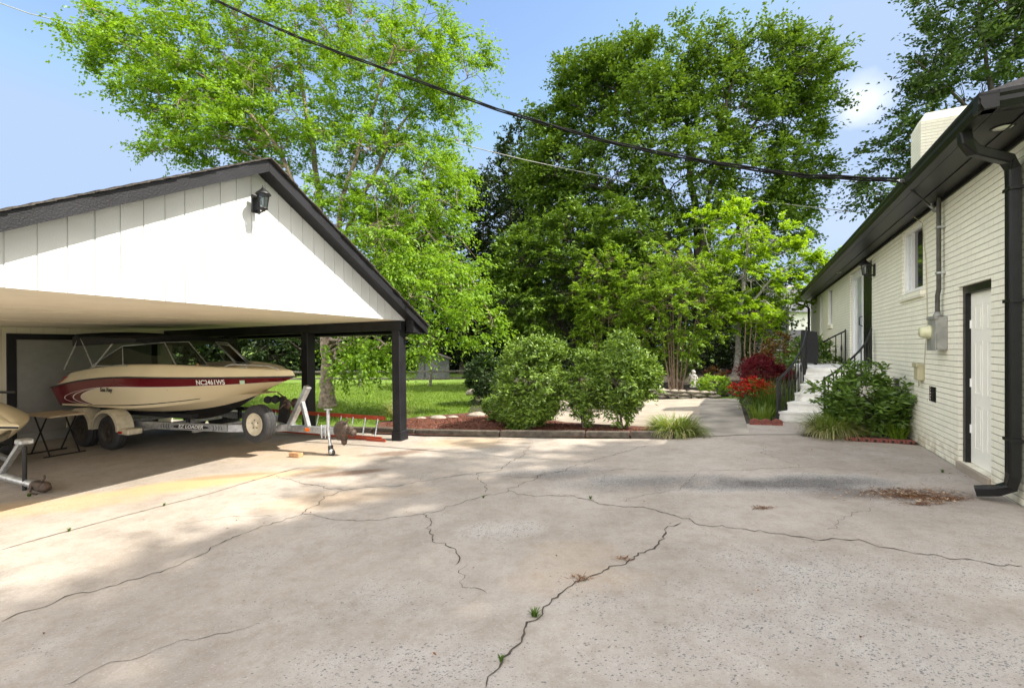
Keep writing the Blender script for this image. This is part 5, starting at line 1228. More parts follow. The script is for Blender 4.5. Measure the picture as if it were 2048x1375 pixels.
# background woods: individual dark trees, one built per kind then copied
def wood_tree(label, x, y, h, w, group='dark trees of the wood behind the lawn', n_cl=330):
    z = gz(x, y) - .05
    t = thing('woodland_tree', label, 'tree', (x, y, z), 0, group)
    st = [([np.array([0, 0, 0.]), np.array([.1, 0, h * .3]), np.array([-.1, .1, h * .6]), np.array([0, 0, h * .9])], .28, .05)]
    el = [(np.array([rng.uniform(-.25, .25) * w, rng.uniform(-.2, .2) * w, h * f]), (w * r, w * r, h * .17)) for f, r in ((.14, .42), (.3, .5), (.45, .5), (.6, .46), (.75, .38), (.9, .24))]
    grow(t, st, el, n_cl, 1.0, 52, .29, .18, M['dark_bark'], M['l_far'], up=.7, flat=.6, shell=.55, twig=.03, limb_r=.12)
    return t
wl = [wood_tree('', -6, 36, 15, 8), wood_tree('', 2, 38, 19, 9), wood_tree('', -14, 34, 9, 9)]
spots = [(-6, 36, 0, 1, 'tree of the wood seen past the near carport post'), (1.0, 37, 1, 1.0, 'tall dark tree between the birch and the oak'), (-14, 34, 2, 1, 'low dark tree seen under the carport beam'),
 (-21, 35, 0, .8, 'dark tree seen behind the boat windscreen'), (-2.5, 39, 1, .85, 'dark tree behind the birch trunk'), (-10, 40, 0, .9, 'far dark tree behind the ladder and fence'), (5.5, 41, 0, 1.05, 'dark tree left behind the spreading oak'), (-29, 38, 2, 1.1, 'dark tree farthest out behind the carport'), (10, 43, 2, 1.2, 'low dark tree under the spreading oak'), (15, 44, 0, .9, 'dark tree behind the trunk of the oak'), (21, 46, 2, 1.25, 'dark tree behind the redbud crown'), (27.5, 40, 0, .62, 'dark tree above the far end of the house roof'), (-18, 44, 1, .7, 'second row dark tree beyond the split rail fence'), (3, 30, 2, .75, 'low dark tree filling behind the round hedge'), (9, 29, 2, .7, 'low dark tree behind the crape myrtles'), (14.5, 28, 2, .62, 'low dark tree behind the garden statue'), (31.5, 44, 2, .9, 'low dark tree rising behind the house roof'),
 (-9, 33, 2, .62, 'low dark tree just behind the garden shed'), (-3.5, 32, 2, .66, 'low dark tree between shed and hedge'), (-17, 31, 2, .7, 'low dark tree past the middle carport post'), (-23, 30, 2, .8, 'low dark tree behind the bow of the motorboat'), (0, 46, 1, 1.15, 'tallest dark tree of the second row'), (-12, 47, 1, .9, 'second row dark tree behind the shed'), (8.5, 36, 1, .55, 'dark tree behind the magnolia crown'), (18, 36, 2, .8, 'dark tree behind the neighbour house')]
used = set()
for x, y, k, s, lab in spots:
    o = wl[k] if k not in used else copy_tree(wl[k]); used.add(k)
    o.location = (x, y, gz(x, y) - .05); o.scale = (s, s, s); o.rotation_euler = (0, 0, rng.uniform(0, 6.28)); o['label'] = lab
# tall trees outside the frame on the right whose shade dapples the drive
for k, (x, y, h, w) in enumerate(SHADE):
    z = 0
    t = thing('shade_tree', ['tall tree beside the near end of the house out of view', 'tall tree behind the near end of the house out of view', 'tree out of view beyond the house roof'][k % 3], 'tree', (x, y, -.1), 0, 'shade trees beside the drive')
    st = [([np.array([0, 0, 0.]), np.array([.1, 0, h * .4]), np.array([0, .1, h * .8])], .25, .06)]
    el = [(np.array([rng.uniform(-.15, .15) * w, rng.uniform(-.15, .15) * w, h * f]), (w * .6, w * .6, h * .13)) for f in (.55, .68, .8, .92)]
    grow(t, st, el, 430, .85, 68, .26, .17, M['dark_bark'], M['l_oak'], up=.8, flat=.6, shell=.2, twig=.02, limb_r=.1)

# ------------------------------------------------------------------ shrubs
def shrub(name, label, px, py, rx, ry_, h0, n_cl, cl, nl, L_, W_, lm, bark=None, cat='shrub', group=None, stems=5, ry=None, up=.7, flat=.8, shell=.62, Yoff=0.0, box=0.0, extra=(), base=None):
    g = ground(px, py) if base is None else np.array(base, float); g = g + [0, Yoff, 0]
    t = thing(name, label, cat, g, 0, group)
    hz = ry_ / 2; ell = [((0, 0, h0 + hz), (rx, ry or rx, hz))] + [((ex, ey, ez), er) for ex, ey, ez, er in extra]
    mb = MB()
    C = np.vstack([ell_points(e, int(n_cl * (1 if i == 0 else e[1][0] / rx * .8)), shell) for i, e in enumerate(ell)])
    if box:   # clipped: push towards a rounded box
        v = (C - np.array(ell[0][0])) / np.array(ell[0][1]); m_ = np.abs(v).max(1, keepdims=True); r_ = np.linalg.norm(v, axis=1, keepdims=True); v = v * (1 + box * (r_ / (m_ + 1e-6) - 1) * .8); C = np.array(ell[0][0]) + v * np.array(ell[0][1])
    for k in range(stems):
        a = rng.uniform(0, 6.28); b0 = np.array([math.cos(a), math.sin(a), 0]) * rx * .14; top = C[rng.integers(len(C))] * np.array([.7, .7, .9]); top[2] = max(top[2], h0 + hz * .6)
        p_ = bez(b0, top, 6, 0, .03); mb.tube(p_, list(np.linspace(.028, .01, 6)), 6)
        for _ in range(5):
            c_ = C[rng.integers(len(C))]; mb.tube(bez(p_[rng.integers(2, 6)], c_, 4, 0, .04), [.008, .006, .005, .003], 4, cap=False)
    mb.build('stem', bark or M['bark'], t, recalc=False)
    P, D, Nn, Ls, Ws = spray_leaves(C, cl * .62 * rng.uniform(.7, 1.3, len(C)), nl, L_, W_, np.array([0, 0, h0 + hz * .5]), up, flat, .0, 7, .12)
    out_ = unit(P - np.array([0, 0, h0 + hz * .7])); Nn = Nn + out_ * .5
    ok = P[:, 2] > .02
    leaf_mesh('foliage', P[ok], D[ok], Nn[ok], Ls[ok], Ws[ok], lm, t)
    return t
HG = 'hedge shrubs in the mulch bed'
shrub('hedge_shrub', 'largest round clipped hedge shrub in the mulch bed', 1066, 856, .74, 1.68, .15, 760, .15, 28, .075, .03, M['l_shrub'], ry=.75, box=.55, group=HG, extra=[(-.15, 0, .45, (.5, .5, .35)), (.15, 0, 1.6, (.4, .4, .22))])
shrub('hedge_shrub', 'middle hedge shrub with open foot between its two neighbours', 1172, 857, .40, 1.50, .18, 320, .16, 26, .078, .03, M['l_shrub'], ry=.5, group=HG, stems=4)
shrub('hedge_shrub', 'right hand hedge shrub with bare stem foot in the mulch bed', 1246, 858, .57, 1.66, .18, 480, .16, 28, .082, .031, M['l_shrub'], ry=.6, group=HG, stems=4, extra=[(.25, 0, 1.15, (.42, .4, .3))])
shrub('small_shrub', 'small glossy round shrub at the left foot of the large hedge shrub', 992, 842, .34, .62, .02, 140, .12, 22, .06, .028, M['l_shrub'], stems=3)
shrub('dark_shrub', 'dark arching shrub behind the left side of the large hedge shrub', 972, 806, .62, 1.6, .02, 300, .24, 26, .09, .045, M['l_dark'], stems=5)
shrub('nandina', 'low coppery foliage seen between the hedge shrubs', 1185, 818, .7, .62, .1, 110, .16, 18, .07, .03, M['l_photinia'], stems=4)
shrub('rhododendron', 'large leafy rhododendron against the brick wall', 1728, 868, .60, 1.16, .06, 280, .18, 14, .11, .038, M['l_rhodo'], ry=.6, stems=7, up=.9, flat=.5, shell=.4, extra=[(.35, -.1, .35, (.42, .35, .3)), (-.36, .05, .45, (.24, .26, .3))])
b_ = HP(8.3, .75, .02); shrub('green_bush', 'leafy green bush behind the landing below the far railing', 0, 0, .7, 1.55, .15, 150, .22, 16, .14, .06, M['l_rhodo'], base=b_, up=.9, flat=.5)
b_ = HP(6.1, 2.05, gz(*HP(6.1, 2.05)[:2])); shrub('japanese_maple', 'dark red mounded japanese maple left of the stair railing', 0, 0, .54, .72, .50, 190, .17, 40, .085, .013, M['l_maple'], base=b_, up=.5, flat=.5, stems=4, bark=M['dark_bark'], extra=[(.5, .2, .78, (.36, .36, .18)), (-.15, -.2, .5, (.3, .3, .25))])
b_ = HP(4.55, 2.22, gz(*HP(4.55, 2.22)[:2]))
az = shrub('azalea', 'azalea covered in red blossom below the dark red maple', 0, 0, .40, .66, .1, 130, .13, 20, .05, .022, M['l_rhodo'], base=b_, stems=4)
C = ell_points(((0, 0, .50), (.36, .36, .34)), 44, .85, -.2); C = C[(C[:, 1] < .25)]
P, D, Nn, Ls, Ws = clump_leaves(C, .11, 24, .05, .055, .8, .8); leaf_mesh('blossom', P, D, Nn, Ls, Ws, M['l_azalea'], az)
b_ = HP(9.6, 1.45, gz(*HP(9.6, 1.45)[:2])); shrub('photinia', 'coppery red tipped shrub in front of the iron fence', 0, 0, .75, 1.7, .1, 190, .2, 18, .085, .035, M['l_photinia'], base=b_, stems=5)
b_ = HP(11.5, 2.0, gz(*HP(11.5, 2.0)[:2])); shrub('red_shrub', 'small dark red shrub farther along the iron fence', 0, 0, .5, .9, .3, 80, .2, 18, .09, .04, M['l_maple'], base=b_, stems=3)
shrub('garden_plant', 'light green mound of foliage beside the statue at the stone wall', 1428, 790, .55, .62, .02, 110, .16, 20, .08, .04, M['l_myrtle'], stems=3)
shrub('camellia', 'glossy dark camellia behind the statue', 1420, 775, .9, 2.0, .1, 260, .25, 20, .11, .055, M['l_magnolia'], stems=4, Yoff=3.2)
shrub('camellia', 'glossy dark camellia behind the stems of the crape myrtles', 1285, 775, 1.1, 1.7, .05, 240, .28, 20, .11, .055, M['l_magnolia'], stems=4, Yoff=4.0)
shrub('garden_plant', 'reddish low plant at the end of the walkway', 1462, 770, .5, .6, .02, 70, .16, 18, .07, .035, M['l_photinia'], stems=3, Yoff=1.5)

def blades(name, label, px, py, n, ln, w, rad, mats, cat='plant', droop=1.0, base=None, group=None, flare=.7, dz=0):
    """tuft of arching blades: parts share one root"""
    g = ground(px, py, dz) if base is None else np.array(base, float)
    t = thing(name, label, cat, g, 0, group)
    for mi, (m, frac, len_k, dr) in enumerate(mats):
        k = int(n * frac); SEG = 5; vs = []; fs = []
        a = rng.uniform(0, 2 * math.pi, k); rr = rad * np.sqrt(rng.uniform(0, 1, k)); L_ = ln * len_k * rng.uniform(.6, 1.15, k); el = rng.uniform(.2, 1.25, k) * flare
        for i in range(k):
            d = np.array([math.cos(a[i] + rng.uniform(-.7, .7)), math.sin(a[i] + rng.uniform(-.7, .7)), 0]); sd_ = np.array([-d[1], d[0], 0])
            p_ = np.array([math.cos(a[i]) * rr[i], math.sin(a[i]) * rr[i], 0]); th = el[i] * .6; o = len(vs)
            for s in range(SEG + 1):
                f = s / SEG; ww = w * (1 - f ** 1.6) * .5 + .0006
                vs += [p_ - sd_ * ww, p_ + sd_ * ww]; st_ = L_[i] / SEG
                p_ = p_ + (d * math.sin(th) + np.array([0, 0, math.cos(th)])) * st_; th = min(th + dr * droop * (.25 + .55 * el[i]) * (.5 + f), 2.9)
                if p_[2] < .012: p_[2] = .012
            fs += [(o + 2 * s, o + 2 * s + 1, o + 2 * s + 3, o + 2 * s + 2) for s in range(SEG)]
        me = bpy.data.meshes.new('blades'); me.from_pydata([tuple(v) for v in vs], [], fs); me.materials.append(m); me.update()
        o = bpy.data.objects.new('blades', me); col.objects.link(o); o.parent = t
    return t
LQ = [(M['l_blade'], .62, 1.0, .55), (M['l_straw'], .38, 1.05, 1.0)]
blades('liriope', 'arching grass clump on the end of the timber edging', 1350, 868, 1500, .46, .016, .33, [(M['l_blade'], .68, .95, .7), (M['l_straw'], .32, 1.0, 1.2)], flare=1.0)
blades('liriope', 'pale arching grass clump at the foot of the rhododendron', 1662, 872, 1000, .50, .015, .24, [(M['l_blade'], .45, 1.05, .55), (M['l_straw'], .55, 1.0, 1.2)], flare=.95)
blades('liriope', 'bright green blades rising behind the pale grass clump', 1690, 858, 260, .62, .012, .2, [(M['l_blade'], 1, 1, .4)])
blades('iris_clump', 'short green blades behind the scalloped brick edging', 1522, 841, 200, .36, .014, .2, [(M['l_blade'], 1, 1, .35)], flare=.5)
b_ = HP(4.4, 1.85, gz(*HP(4.4, 1.85)[:2])); blades('tall_grass', 'tall fine green grass behind the stair railing', 0, 0, 900, .85, .007, .40, [(M['l_weed'], .7, 1, .3), (M['l_blade'], .3, .9, .4)], base=b_, flare=.45)
blades('dry_grass', 'spiky dry grass tuft beside the near carport post', 795, 842, 420, .55, .010, .12, [(M['l_blade'], .45, 1, .35), (M['l_straw'], .55, 1.05, .5)], flare=.9)
b_ = HP(2.15, .2, .01); blades('weed', 'weedy blades against the wall at the end of the brick border', 0, 0, 70, .40, .014, .12, [(M['l_lawn'], 1, 1, .5)], base=b_)
for (px, py, s, lab) in ((1069, 1232, .055, 'largest weed growing in the crack in the foreground'), (1002, 1322, .03, 'tiny weed low down in the foreground crack'), (1181, 997, .035, 'weed in the crack in the middle of the drive'), (967, 995, .03, 'weed where the cracks of the drive meet'), (138, 1062, .035, 'weed in the slab joint at the left'), (328, 1011, .03, 'weed in the slab joint near the sunny strip'), (58, 992, .05, 'weed beside the jet ski trailer coupler'), (1885, 944, .035, 'weed near the utility door threshold')):
    blades('weed', lab, px, py, 26, s, s * .2, s * .25, [(M['l_weed'], 1, 1, .5)], group='weeds growing in the concrete')

# ------------------------------------------------------------------ edging, bricks, stones
def along(a, b, f): return a + (b - a) * f
pts_e = [ground(600, 862) , ground(745, 866), ground(830, 870), ground(1000, 873.5), ground(1172, 875), ground(1262, 876), ground(1350, 877)]
labs = ['weathered timber edging block behind the ladder', 'weathered timber edging piece by the near carport post', 'long weathered timber along the mulch right of the post', 'weathered timber edging below the large hedge shrub', 'reddish short timber edging below the right hand hedge shrub', 'timber edging block under the arching grass clump']
for i, lab in enumerate(labs):
    a, b = pts_e[i], pts_e[i + 1]; d = unit(b - a)
    mb = MB(); a2 = a + d * .012; b2 = b - d * .012; z = np.array([0, 0, .055]); mb.bar(a2 + z + [0, .05, 0], b2 + z + [0, .05, 0], .11, .125 + .01 * (i % 2), bevel=.014)
    o = mb.build('timber_edging', M['timber']); tag(o, lab, 'edging', 'timber edging along the mulch bed')
A_ = ground(1690, 880); B_ = ground(1828, 888); n = 8
for k in range(n):
    c_ = along(A_, B_, (k + .5) / n); d = unit(B_ - A_); ln = np.linalg.norm(B_ - A_) / n
    mb = MB(); mb.box((0, 0, .03), (ln * .95, .10, .06), None, 0, .008); 
    t = thing('border_brick', 'red cored brick in the border row under the rhododendron', 'brick', c_, math.atan2(d[1], d[0]) + rng.uniform(-.05, .05), 'red border bricks by the house wall')
    mb.build('body', M['red_brick'], t); MB().lathe([(.018, 0), (.018, .006), (0, .006)], 12, 0, Matrix.Translation((0, -.05, .03)) @ Matrix.Rotation(R(90), 4, 'X')).build('core_hole', M['canvas'], t)
A_ = ground(1499, 849); B_ = ground(1566, 851)
for k, lab in enumerate(('leftmost scalloped red edging brick by the white steps', 'middle scalloped red edging brick by the white steps', 'scalloped red edging brick touching the lowest white step')):
    c_ = along(A_, B_, (k + .5) / 3); d = unit(B_ - A_); ln = np.linalg.norm(B_ - A_) / 3
    mb = MB(); pr = [(-ln * .48, 0)] + [(x, .09 + .035 * math.cos(x / (ln * .48) * math.pi / 2)) for x in np.linspace(-ln * .48, ln * .48, 9)] + [(ln * .48, 0)]
    mb.prism([(x, -.035, z) for x, z in pr], (0, .07, 0)); o = mb.build('scalloped_brick', M['red_brick']); o.location = c_; o.rotation_euler = (0, 0, math.atan2(d[1], d[0])); tag(o, lab, 'edging brick', 'scalloped bricks by the steps')
# dry stone wall
sw = ground(1300, 795); se = ground(1422, 795); t = thing('stone_wall', 'low dry stacked stone wall at the back of the patio', 'wall', sw, 0); dv_ = se - sw; dv_[2] = 0
Lw = np.linalg.norm(dv_); d = dv_ / Lw; z = 0
for row in range(3):
    x = -.6 + row * .1
    while x < Lw:
        l = rng.uniform(.22, .5); h = .10 if row < 2 else .085
        c_ = d * (x + l / 2); mb = MB(); mb.blob((c_[0], c_[1] + .12 + rng.uniform(-.03, .03), row * .105 + .05), (l * .52, .17, h * .55), 0, .07, 2, int(rng.integers(9999)), Matrix.Rotation(math.atan2(d[1], d[0]), 3, 'Z')); mb.build('stone', M['stone'], t); x += l
for (px, py, rx, lab) in ((875, 838, .22, 'flat stone at the edge of lawn and mulch by the post'), (905, 836, .15, 'small stone between lawn and mulch'), (955, 833, .26, 'pale stone beside the small glossy shrub'), (958, 788, .5, 'larger pale rock at the far end of the dark shrub'), (842, 838, .14, 'smallest stone near the dry grass tuft')):
    g = ground(px, py); o = MB().blob((0, 0, rx * .15), (rx, rx * .7, rx * .32), 0, .1, 2, int(px)).build('rock', M['stone']); o.location = g; tag(o, lab, 'rock', 'stones along the lawn edge')
# statue
g = ground(1393, 785); g[2] += .16; g[1] += .25
t = thing('garden_statue', 'small white statue of a seated child above the stone wall', 'statue', g, .3)
mb = MB(); mb.lathe([(0, 0), (.13, 0), (.13, .05), (.10, .06), (.09, .16), (0, .16)], 14); mb.build('pedestal', M['statue'], t)
mb = MB(); mb.lathe([(0, .15), (.11, .17), (.115, .24), (.09, .32), (.085, .38), (.10, .43), (.06, .47), (.035, .49), (0, .49)], 14); mb.blob((0, -.01, .54), (.062, .065, .072), 0, .03); mb.blob((0, -.07, .53), (.012, .014, .014), 0, .0, 1); mb.blob((0, .01, .57), (.066, .066, .055), 0, .12)
for s in (-1, 1):
    mb.tube([(.09 * s, 0, .43), (.12 * s, -.05, .34), (.04 * s, -.12, .31)], [.03, .026, .02], 8); mb.tube([(.06 * s, -.03, .20), (.09 * s, -.15, .21), (.07 * s, -.16, .08)], [.045, .036, .024], 8); mb.blob((.07 * s, -.18, .07), (.025, .045, .018), 0, 0, 1)
mb.build('figure', M['statue'], t)
mb = MB()
for s in (-1, 1): mb.blob((.07 * s, .09, .42), (.05, .018, .09), 0, .1, 1)
mb.build('wing', M['statue'], t)

# ------------------------------------------------------------------ fences, shed, neighbour
Yf = 22.0
posts = [(-14.6, 22.6), (-12.4, 22.4), (-10.25, 22.3), (-7.4, 22.1), (-5.6, 22.0), (-3.95, 22.0), (-2.1, 22.4), (0.0, 23.0)]
t = thing('rail_fence', 'weathered split rail fence across the back of the lawn', 'fence', (posts[4][0], posts[4][1], 0))
o_ = np.array([posts[4][0], posts[4][1], 0])
for i, (x, y) in enumerate(posts):
    z = gz(x, y); MB().bar((x - o_[0], y - o_[1], z - .2), (x - o_[0] + .02, y - o_[1], z + .88), .12, .12, bevel=.02).build('post', M['fence_wood'], t)
    if i:
        xa, ya = posts[i - 1]
        for h in (.34, .68): MB().bar((xa - o_[0], ya - o_[1], gz(xa, ya) + h + rng.uniform(-.03, .03)), (x - o_[0], y - o_[1], z + h + rng.uniform(-.03, .03)), .05, .09, bevel=.015).build('rail', M['fence_wood'], t)
g = np.array([-4.75, 27.5, gz(-4.75, 27.5)]); t = thing('garden_shed', 'small dark grey shed beyond the rail fence', 'shed', g, .12)
mb = MB(); w_, d_, h_ = .95, 1.0, 1.15
mb.bx((-w_, -d_, 0), (w_, d_, h_)); mb.prism([(-w_, -d_, h_), (w_, -d_, h_), (0, -d_, 1.5)], (0, 2 * d_, 0)); 
for x in np.arange(-w_ + .1, w_, .2): mb.bx((x - .006, -d_ - .008, .02), (x + .006, -d_ - .001, h_ - .02))
mb.build('wall', M['shed'], t)
mb = MB()
for s in (-1, 1): mb.prism([(s * (w_ + .12), -d_ - .1, h_ - .02), (0, -d_ - .1, 1.52), (0, -d_ - .1, 1.58), (s * (w_ + .14), -d_ - .1, h_ + .04)], (0, 2 * d_ + .2, 0))
mb.build('roof', M['shingle'], t)
mb = MB(); mb.bx((-.4, -d_ - .03, .03), (.35, -d_ - .005, 1.08)); mb.build('door', M['shed'], t)
# iron fence behind the maple
a = ground(1480, 772); b = HP(13.0, 1.6); t = thing('iron_fence', 'low black iron picket fence behind the red maple', 'fence', (a[0], a[1], gz(a[0], a[1])))
b = b - a; b[2] = 0; Lf = np.linalg.norm(b); d = b / Lf
mb = MB(); 
for z in (.15, 1.0): mb.bar((0, 0, z), d * Lf + [0, 0, z], .03, .035)
mb.build('rail', M['iron'], t)
for k in range(int(Lf / .14)): MB().bar(d * k * .14 + [0, 0, .02], d * k * .14 + [0, 0, 1.08], .016, .016).build('picket', M['iron'], t)
p0 = at(1516, 705, 19); p1 = at(1548, 680, 19.6); p2 = at(1562, 679, 20.4); t = thing('grey_handrail', 'pale grey metal handrail beyond the iron fence', 'railing', (p1[0], p1[1], gz(p1[0], p1[1])))
z0 = np.array([p1[0], p1[1], gz(p1[0], p1[1])]); mb = MB(); mb.tube([p0 - z0, p1 - z0, p2 - z0], .025, 8); mb.tube([p0 - z0 - [0, 0, .45], p1 - z0 - [0, 0, .45], p2 - z0 - [0, 0, .45]], .022, 8); mb.build('rail', M['galv'], t)
mb = MB()
for p_ in (p0, p1, p2): q_ = p_ - z0; mb.tube([(q_[0], q_[1], 0), q_], .025, 8)
mb.build('post', M['galv'], t)
nb = at(1600, 690, 30); t = thing('neighbour_house', 'white house with grey roof glimpsed past the far house corner', 'house', (nb[0], nb[1], -.3), .15)
mb = MB(); mb.bx((-.9, 0, 0), (7, 6, 4.0)); mb.build('wall', M['white_siding'], t)
mb = MB(); mb.prism([(-1.3, -.5, 3.95), (-1.3, 6.5, 3.95), (-1.3, 3, 6.2)], (9, 0, 0)); mb.build('roof', simple('grey roof', (.3, .3, .31), .9), t)
mb = MB(); mb.bx((-.75, -.03, 1.2), (.15, -.004, 2.8)); mb.build('window', M['dark_glass'], t)
mb = MB(); mb.bx((-1.0, -.05, 0), (-.85, -.004, 4.0)); mb.build('corner_board', M['shed'], t)

# ------------------------------------------------------------------ ground litter: grass, mulch, pine straw
poly = np.array([xy(KP(-.45, 9)), xy(ground(600, 852)), xy(ground(760, 843)), xy(ground(830, 834)), xy(ground(960, 826)), xy(ground(965, 800)), (.6, 24), (-16, 24)])
def inpoly(P, poly):
    x, y = P[:, 0], P[:, 1]; r_ = np.zeros(len(P), bool); n = len(poly)
    for i in range(n):
        x0, y0 = poly[i]; x1, y1 = poly[(i + 1) % n]
        c_ = ((y0 > y) != (y1 > y)) & (x < (x1 - x0) * (y - y0) / (y1 - y0 + 1e-12) + x0); r_ ^= c_
    return r_
def scatter(n, poly):
    lo, hi = poly.min(0), poly.max(0); P = rng.uniform(lo, hi, (n * 3, 2)); P = P[inpoly(P, poly)][:n]; return P
P2 = scatter(70000, poly); keep = rng.uniform(0, 1, len(P2)) < np.clip(14 / P2[:, 1], .3, 1); P2 = P2[keep]
Pz = np.array([gz(x, y) - .04 for x, y in P2]); P3 = np.column_stack([P2, Pz]); n = len(P3)
D = rng.normal(size=(n, 3)) * .45; D[:, 2] = 1; Nn = rng.normal(size=(n, 3)); Nn[:, 2] *= .2
tag(leaf_mesh('grass', P3, D, Nn, rng.uniform(.05, .11, n), rng.uniform(.008, .016, n), M['l_lawn']), 'sunny mown lawn grass', 'grass', None, 'stuff')
mp_ = np.array([xy(E0 + [0, .1, 0]), xy(E1 + [0, .15, 0]), xy(E2 + [0, .12, 0]), xy(ground(1370, 866)), xy(ground(1130, 850)), xy(ground(1000, 826)), xy(ground(830, 840)), xy(ground(760, 850)), xy(KP(-.4, -.1))])
P2 = scatter(9000, mp_); n = len(P2); P3 = np.column_stack([P2, [gz(x, y) + .035 for x, y in P2]]); D = rng.normal(size=(n, 3)); D[:, 2] *= .25; Nn = rng.normal(size=(n, 3)) * .4; Nn[:, 2] += 1
M['chip'] = leaf_mat('mulch chips', (.07, .022, .014), (.26, .10, .06), .0, .02)
tag(leaf_mesh('mulch_chips', P3, D, Nn, rng.uniform(.02, .06, n), rng.uniform(.01, .025, n), M['chip']), 'reddish bark mulch chips in the shrub bed', 'mulch', None, 'stuff')
M['needle'] = leaf_mat('pine straw', (.07, .028, .012), (.26, .12, .05), .0, .03); M['dryleaf'] = leaf_mat('dry leaves', (.30, .2, .12), (.62, .5, .36), .1, .03)
def litter(name, lab, blobs_, n, l, w, mat):
    out_ = []
    for (px, py, sx, sy, f) in blobs_:
        g = ground(px, py); k = int(n * f); q_ = rng.normal(size=(k, 2)) * [sx, sy] + g[:2]; out_.append(q_)
    P2 = np.vstack(out_); P2 = P2[[dist_house(x, y) > .05 for x, y in P2]]; n = len(P2)
    P3 = np.column_stack([P2, [gz(x, y) + .006 + abs(rng.normal()) * .006 for x, y in P2]]); D = rng.normal(size=(n, 3)); D[:, 2] *= .12; Nn = rng.normal(size=(n, 3)) * .25; Nn[:, 2] += 1
    tag(leaf_mesh(name, P3, D, Nn, rng.uniform(.5, 1.3, n) * l, rng.uniform(.6, 1.2, n) * w, mat), lab, 'litter', None, 'stuff')
litter('pine_straw', 'brown pine straw washed up below the downspout', [(1830, 992, .22, .05, .35), (1890, 998, .16, .035, .2), (1790, 982, .25, .05, .25), (1850, 1008, .12, .02, .1), (1030, 1018 - 60, .0, .0, 0), (1525, 1016, .05, .015, .05), (1200, 1105, .0, .0, .0), (1250, 1118, .03, .015, .02), (1160, 1158, .03, .015, .03)], 1900, .055, .005, M['needle'])
litter('dry_leaves', 'pale dry leaf scraps lying in the pine straw', [(1820, 990, .25, .05, .5), (1880, 1000, .15, .03, .3), (1780, 985, .3, .06, .2)], 170, .035, .014, M['dryleaf'])
litter('leaf_scraps', 'scattered dark leaf scraps on the concrete', [(1700, 950, 1.0, .6, .25), (1400, 1100, 1.5, .8, .25), (700, 1050, 1.6, .8, .25), (1700, 905, .6, .25, .25)], 60, .025, .014, M['needle'])

# ------------------------------------------------------------------ light, sky, camera
EL, S_xy = R(50), unit(np.array([1.0, -.16])); S = Vector((S_xy[0] * math.cos(EL), S_xy[1] * math.cos(EL), math.sin(EL)))
sl = bpy.data.lights.new('sun', 'SUN'); sl.energy = SUN; sl.angle = R(.55); sl.color = (1.0, .93, .82)
so = bpy.data.objects.new('sun', sl); col.objects.link(so); so.rotation_euler = S.to_track_quat('Z', 'Y').to_euler()
w = bpy.data.worlds.new('World'); scene.world = w; w.use_nodes = True; nt = w.node_tree; N = nt.nodes; L = nt.links
bg = N['Background']; sky = N.new('ShaderNodeTexSky'); sky.sky_type = 'NISHITA'; sky.sun_disc = False; sky.sun_elevation = EL; sky.sun_rotation = math.atan2(S.x, S.y); sky.air_density = 1.0; sky.dust_density = .25; sky.ozone_density = 2.0
tc = N.new('ShaderNodeTexCoord'); no = N.new('ShaderNodeTexNoise'); no.inputs['Scale'].default_value = 9; no.inputs['Detail'].default_value = 6; L.new(tc.outputs['Generated'], no.inputs['Vector'])
def cloud(px, py, rad, amt):
    dv_ = Vector(((px - CX) / F, 1, (HY - py) / F)).normalized(); dt = N.new('ShaderNodeVectorMath'); dt.operation = 'DISTANCE'; L.new(tc.outputs['Generated'], dt.inputs[0]); dt.inputs[1].default_value = dv_
    a = N.new('ShaderNodeMath'); a.operation = 'MULTIPLY_ADD'; L.new(no.outputs['Fac'], a.inputs[0]); a.inputs[1].default_value = -rad * 1.4; L.new(dt.outputs['Value'], a.inputs[2])
    r = N.new('ShaderNodeMapRange'); L.new(a.outputs[0], r.inputs[0]); r.inputs[1].default_value = -rad * .35; r.inputs[2].default_value = rad * .3; r.inputs[3].default_value = amt; r.inputs[4].default_value = 0; return r.outputs[0]
tn = N.new('ShaderNodeMixRGB'); tn.blend_type = 'MULTIPLY'; tn.inputs[0].default_value = 1; dk_ = N.new('ShaderNodeMixRGB'); dk_.blend_type = 'DARKEN'; dk_.inputs[0].default_value = 1; L.new(sky.outputs[0], dk_.inputs[1]); dk_.inputs[2].default_value = (1.5, 2.1, 3.2, 1); L.new(dk_.outputs[0], tn.inputs[1]); tn.inputs[2].default_value = (.80, .755, .72, 1); src = tn.outputs[0]
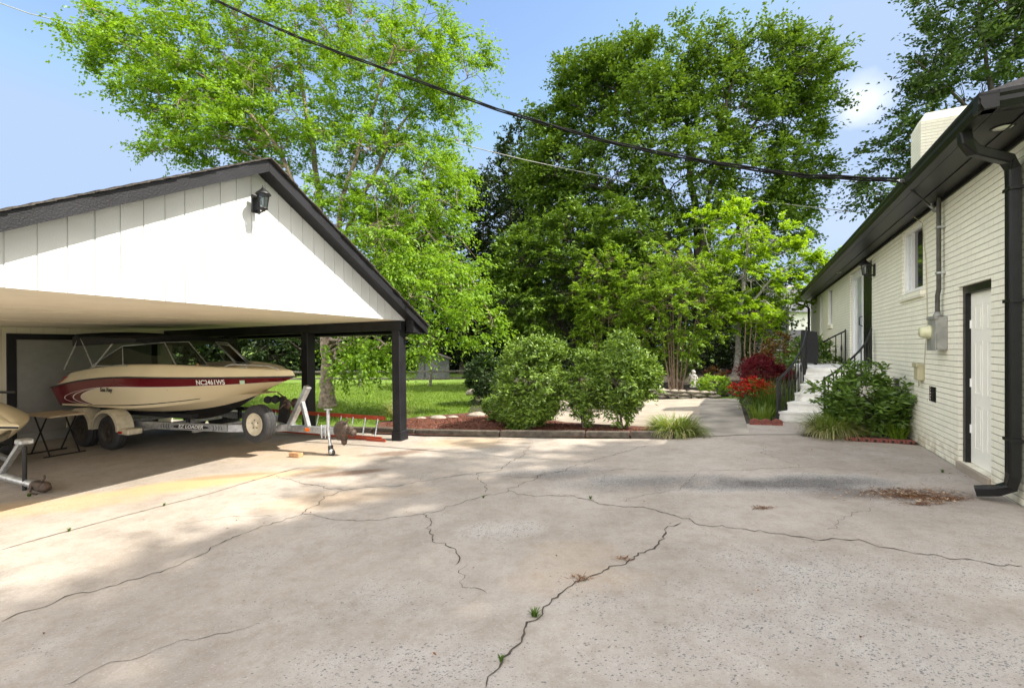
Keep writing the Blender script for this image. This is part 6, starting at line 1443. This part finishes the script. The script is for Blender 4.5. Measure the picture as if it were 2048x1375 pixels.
for args in ((1722, 205, .05, .6), (1700, 430, .10, .12)):
    mx = N.new('ShaderNodeMixRGB'); L.new(cloud(*args), mx.inputs[0]); L.new(src, mx.inputs[1]); mx.inputs[2].default_value = (3.2, 3.25, 3.35, 1); src = mx.outputs[0]
# added unseen clouds, overhead and behind the camera, made bright to fill the shade
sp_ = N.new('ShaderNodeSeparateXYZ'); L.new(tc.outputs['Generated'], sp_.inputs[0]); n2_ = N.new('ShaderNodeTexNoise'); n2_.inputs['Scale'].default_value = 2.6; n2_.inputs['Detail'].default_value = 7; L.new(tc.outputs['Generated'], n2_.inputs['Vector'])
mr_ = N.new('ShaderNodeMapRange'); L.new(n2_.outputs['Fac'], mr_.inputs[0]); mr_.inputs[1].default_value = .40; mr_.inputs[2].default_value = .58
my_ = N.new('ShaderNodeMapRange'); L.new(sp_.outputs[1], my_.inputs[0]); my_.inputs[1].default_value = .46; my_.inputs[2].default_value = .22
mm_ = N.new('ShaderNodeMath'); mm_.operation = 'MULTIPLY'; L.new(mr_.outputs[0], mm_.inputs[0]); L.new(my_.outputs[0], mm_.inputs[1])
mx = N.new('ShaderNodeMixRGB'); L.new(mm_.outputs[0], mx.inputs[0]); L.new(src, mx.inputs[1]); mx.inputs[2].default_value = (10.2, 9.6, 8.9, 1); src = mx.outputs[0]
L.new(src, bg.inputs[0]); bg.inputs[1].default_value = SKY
cam = bpy.data.cameras.new('camera'); cam.sensor_width = 36; cam.sensor_fit = 'HORIZONTAL'; cam.lens = 36 * F / 2048; cam.shift_y = 2.5 / 2048; cam.clip_start = .05; cam.clip_end = 2000
co = bpy.data.objects.new('camera', cam); col.objects.link(co); co.location = (0, 0, CAMH); co.rotation_euler = (R(90), 0, 0); scene.camera = co
vs = scene.view_settings; vs.view_transform = 'Standard'; vs.look = 'None'; vs.gamma = 1; vs.use_curve_mapping = False; vs.exposure = EXPO
scene.cycles.max_bounces = 8; scene.cycles.diffuse_bounces = 3; scene.cycles.glossy_bounces = 3; scene.cycles.transmission_bounces = 3; scene.cycles.transparent_max_bounces = 12; scene.cycles.use_denoising = True; scene.cycles.sample_clamp_indirect = 8
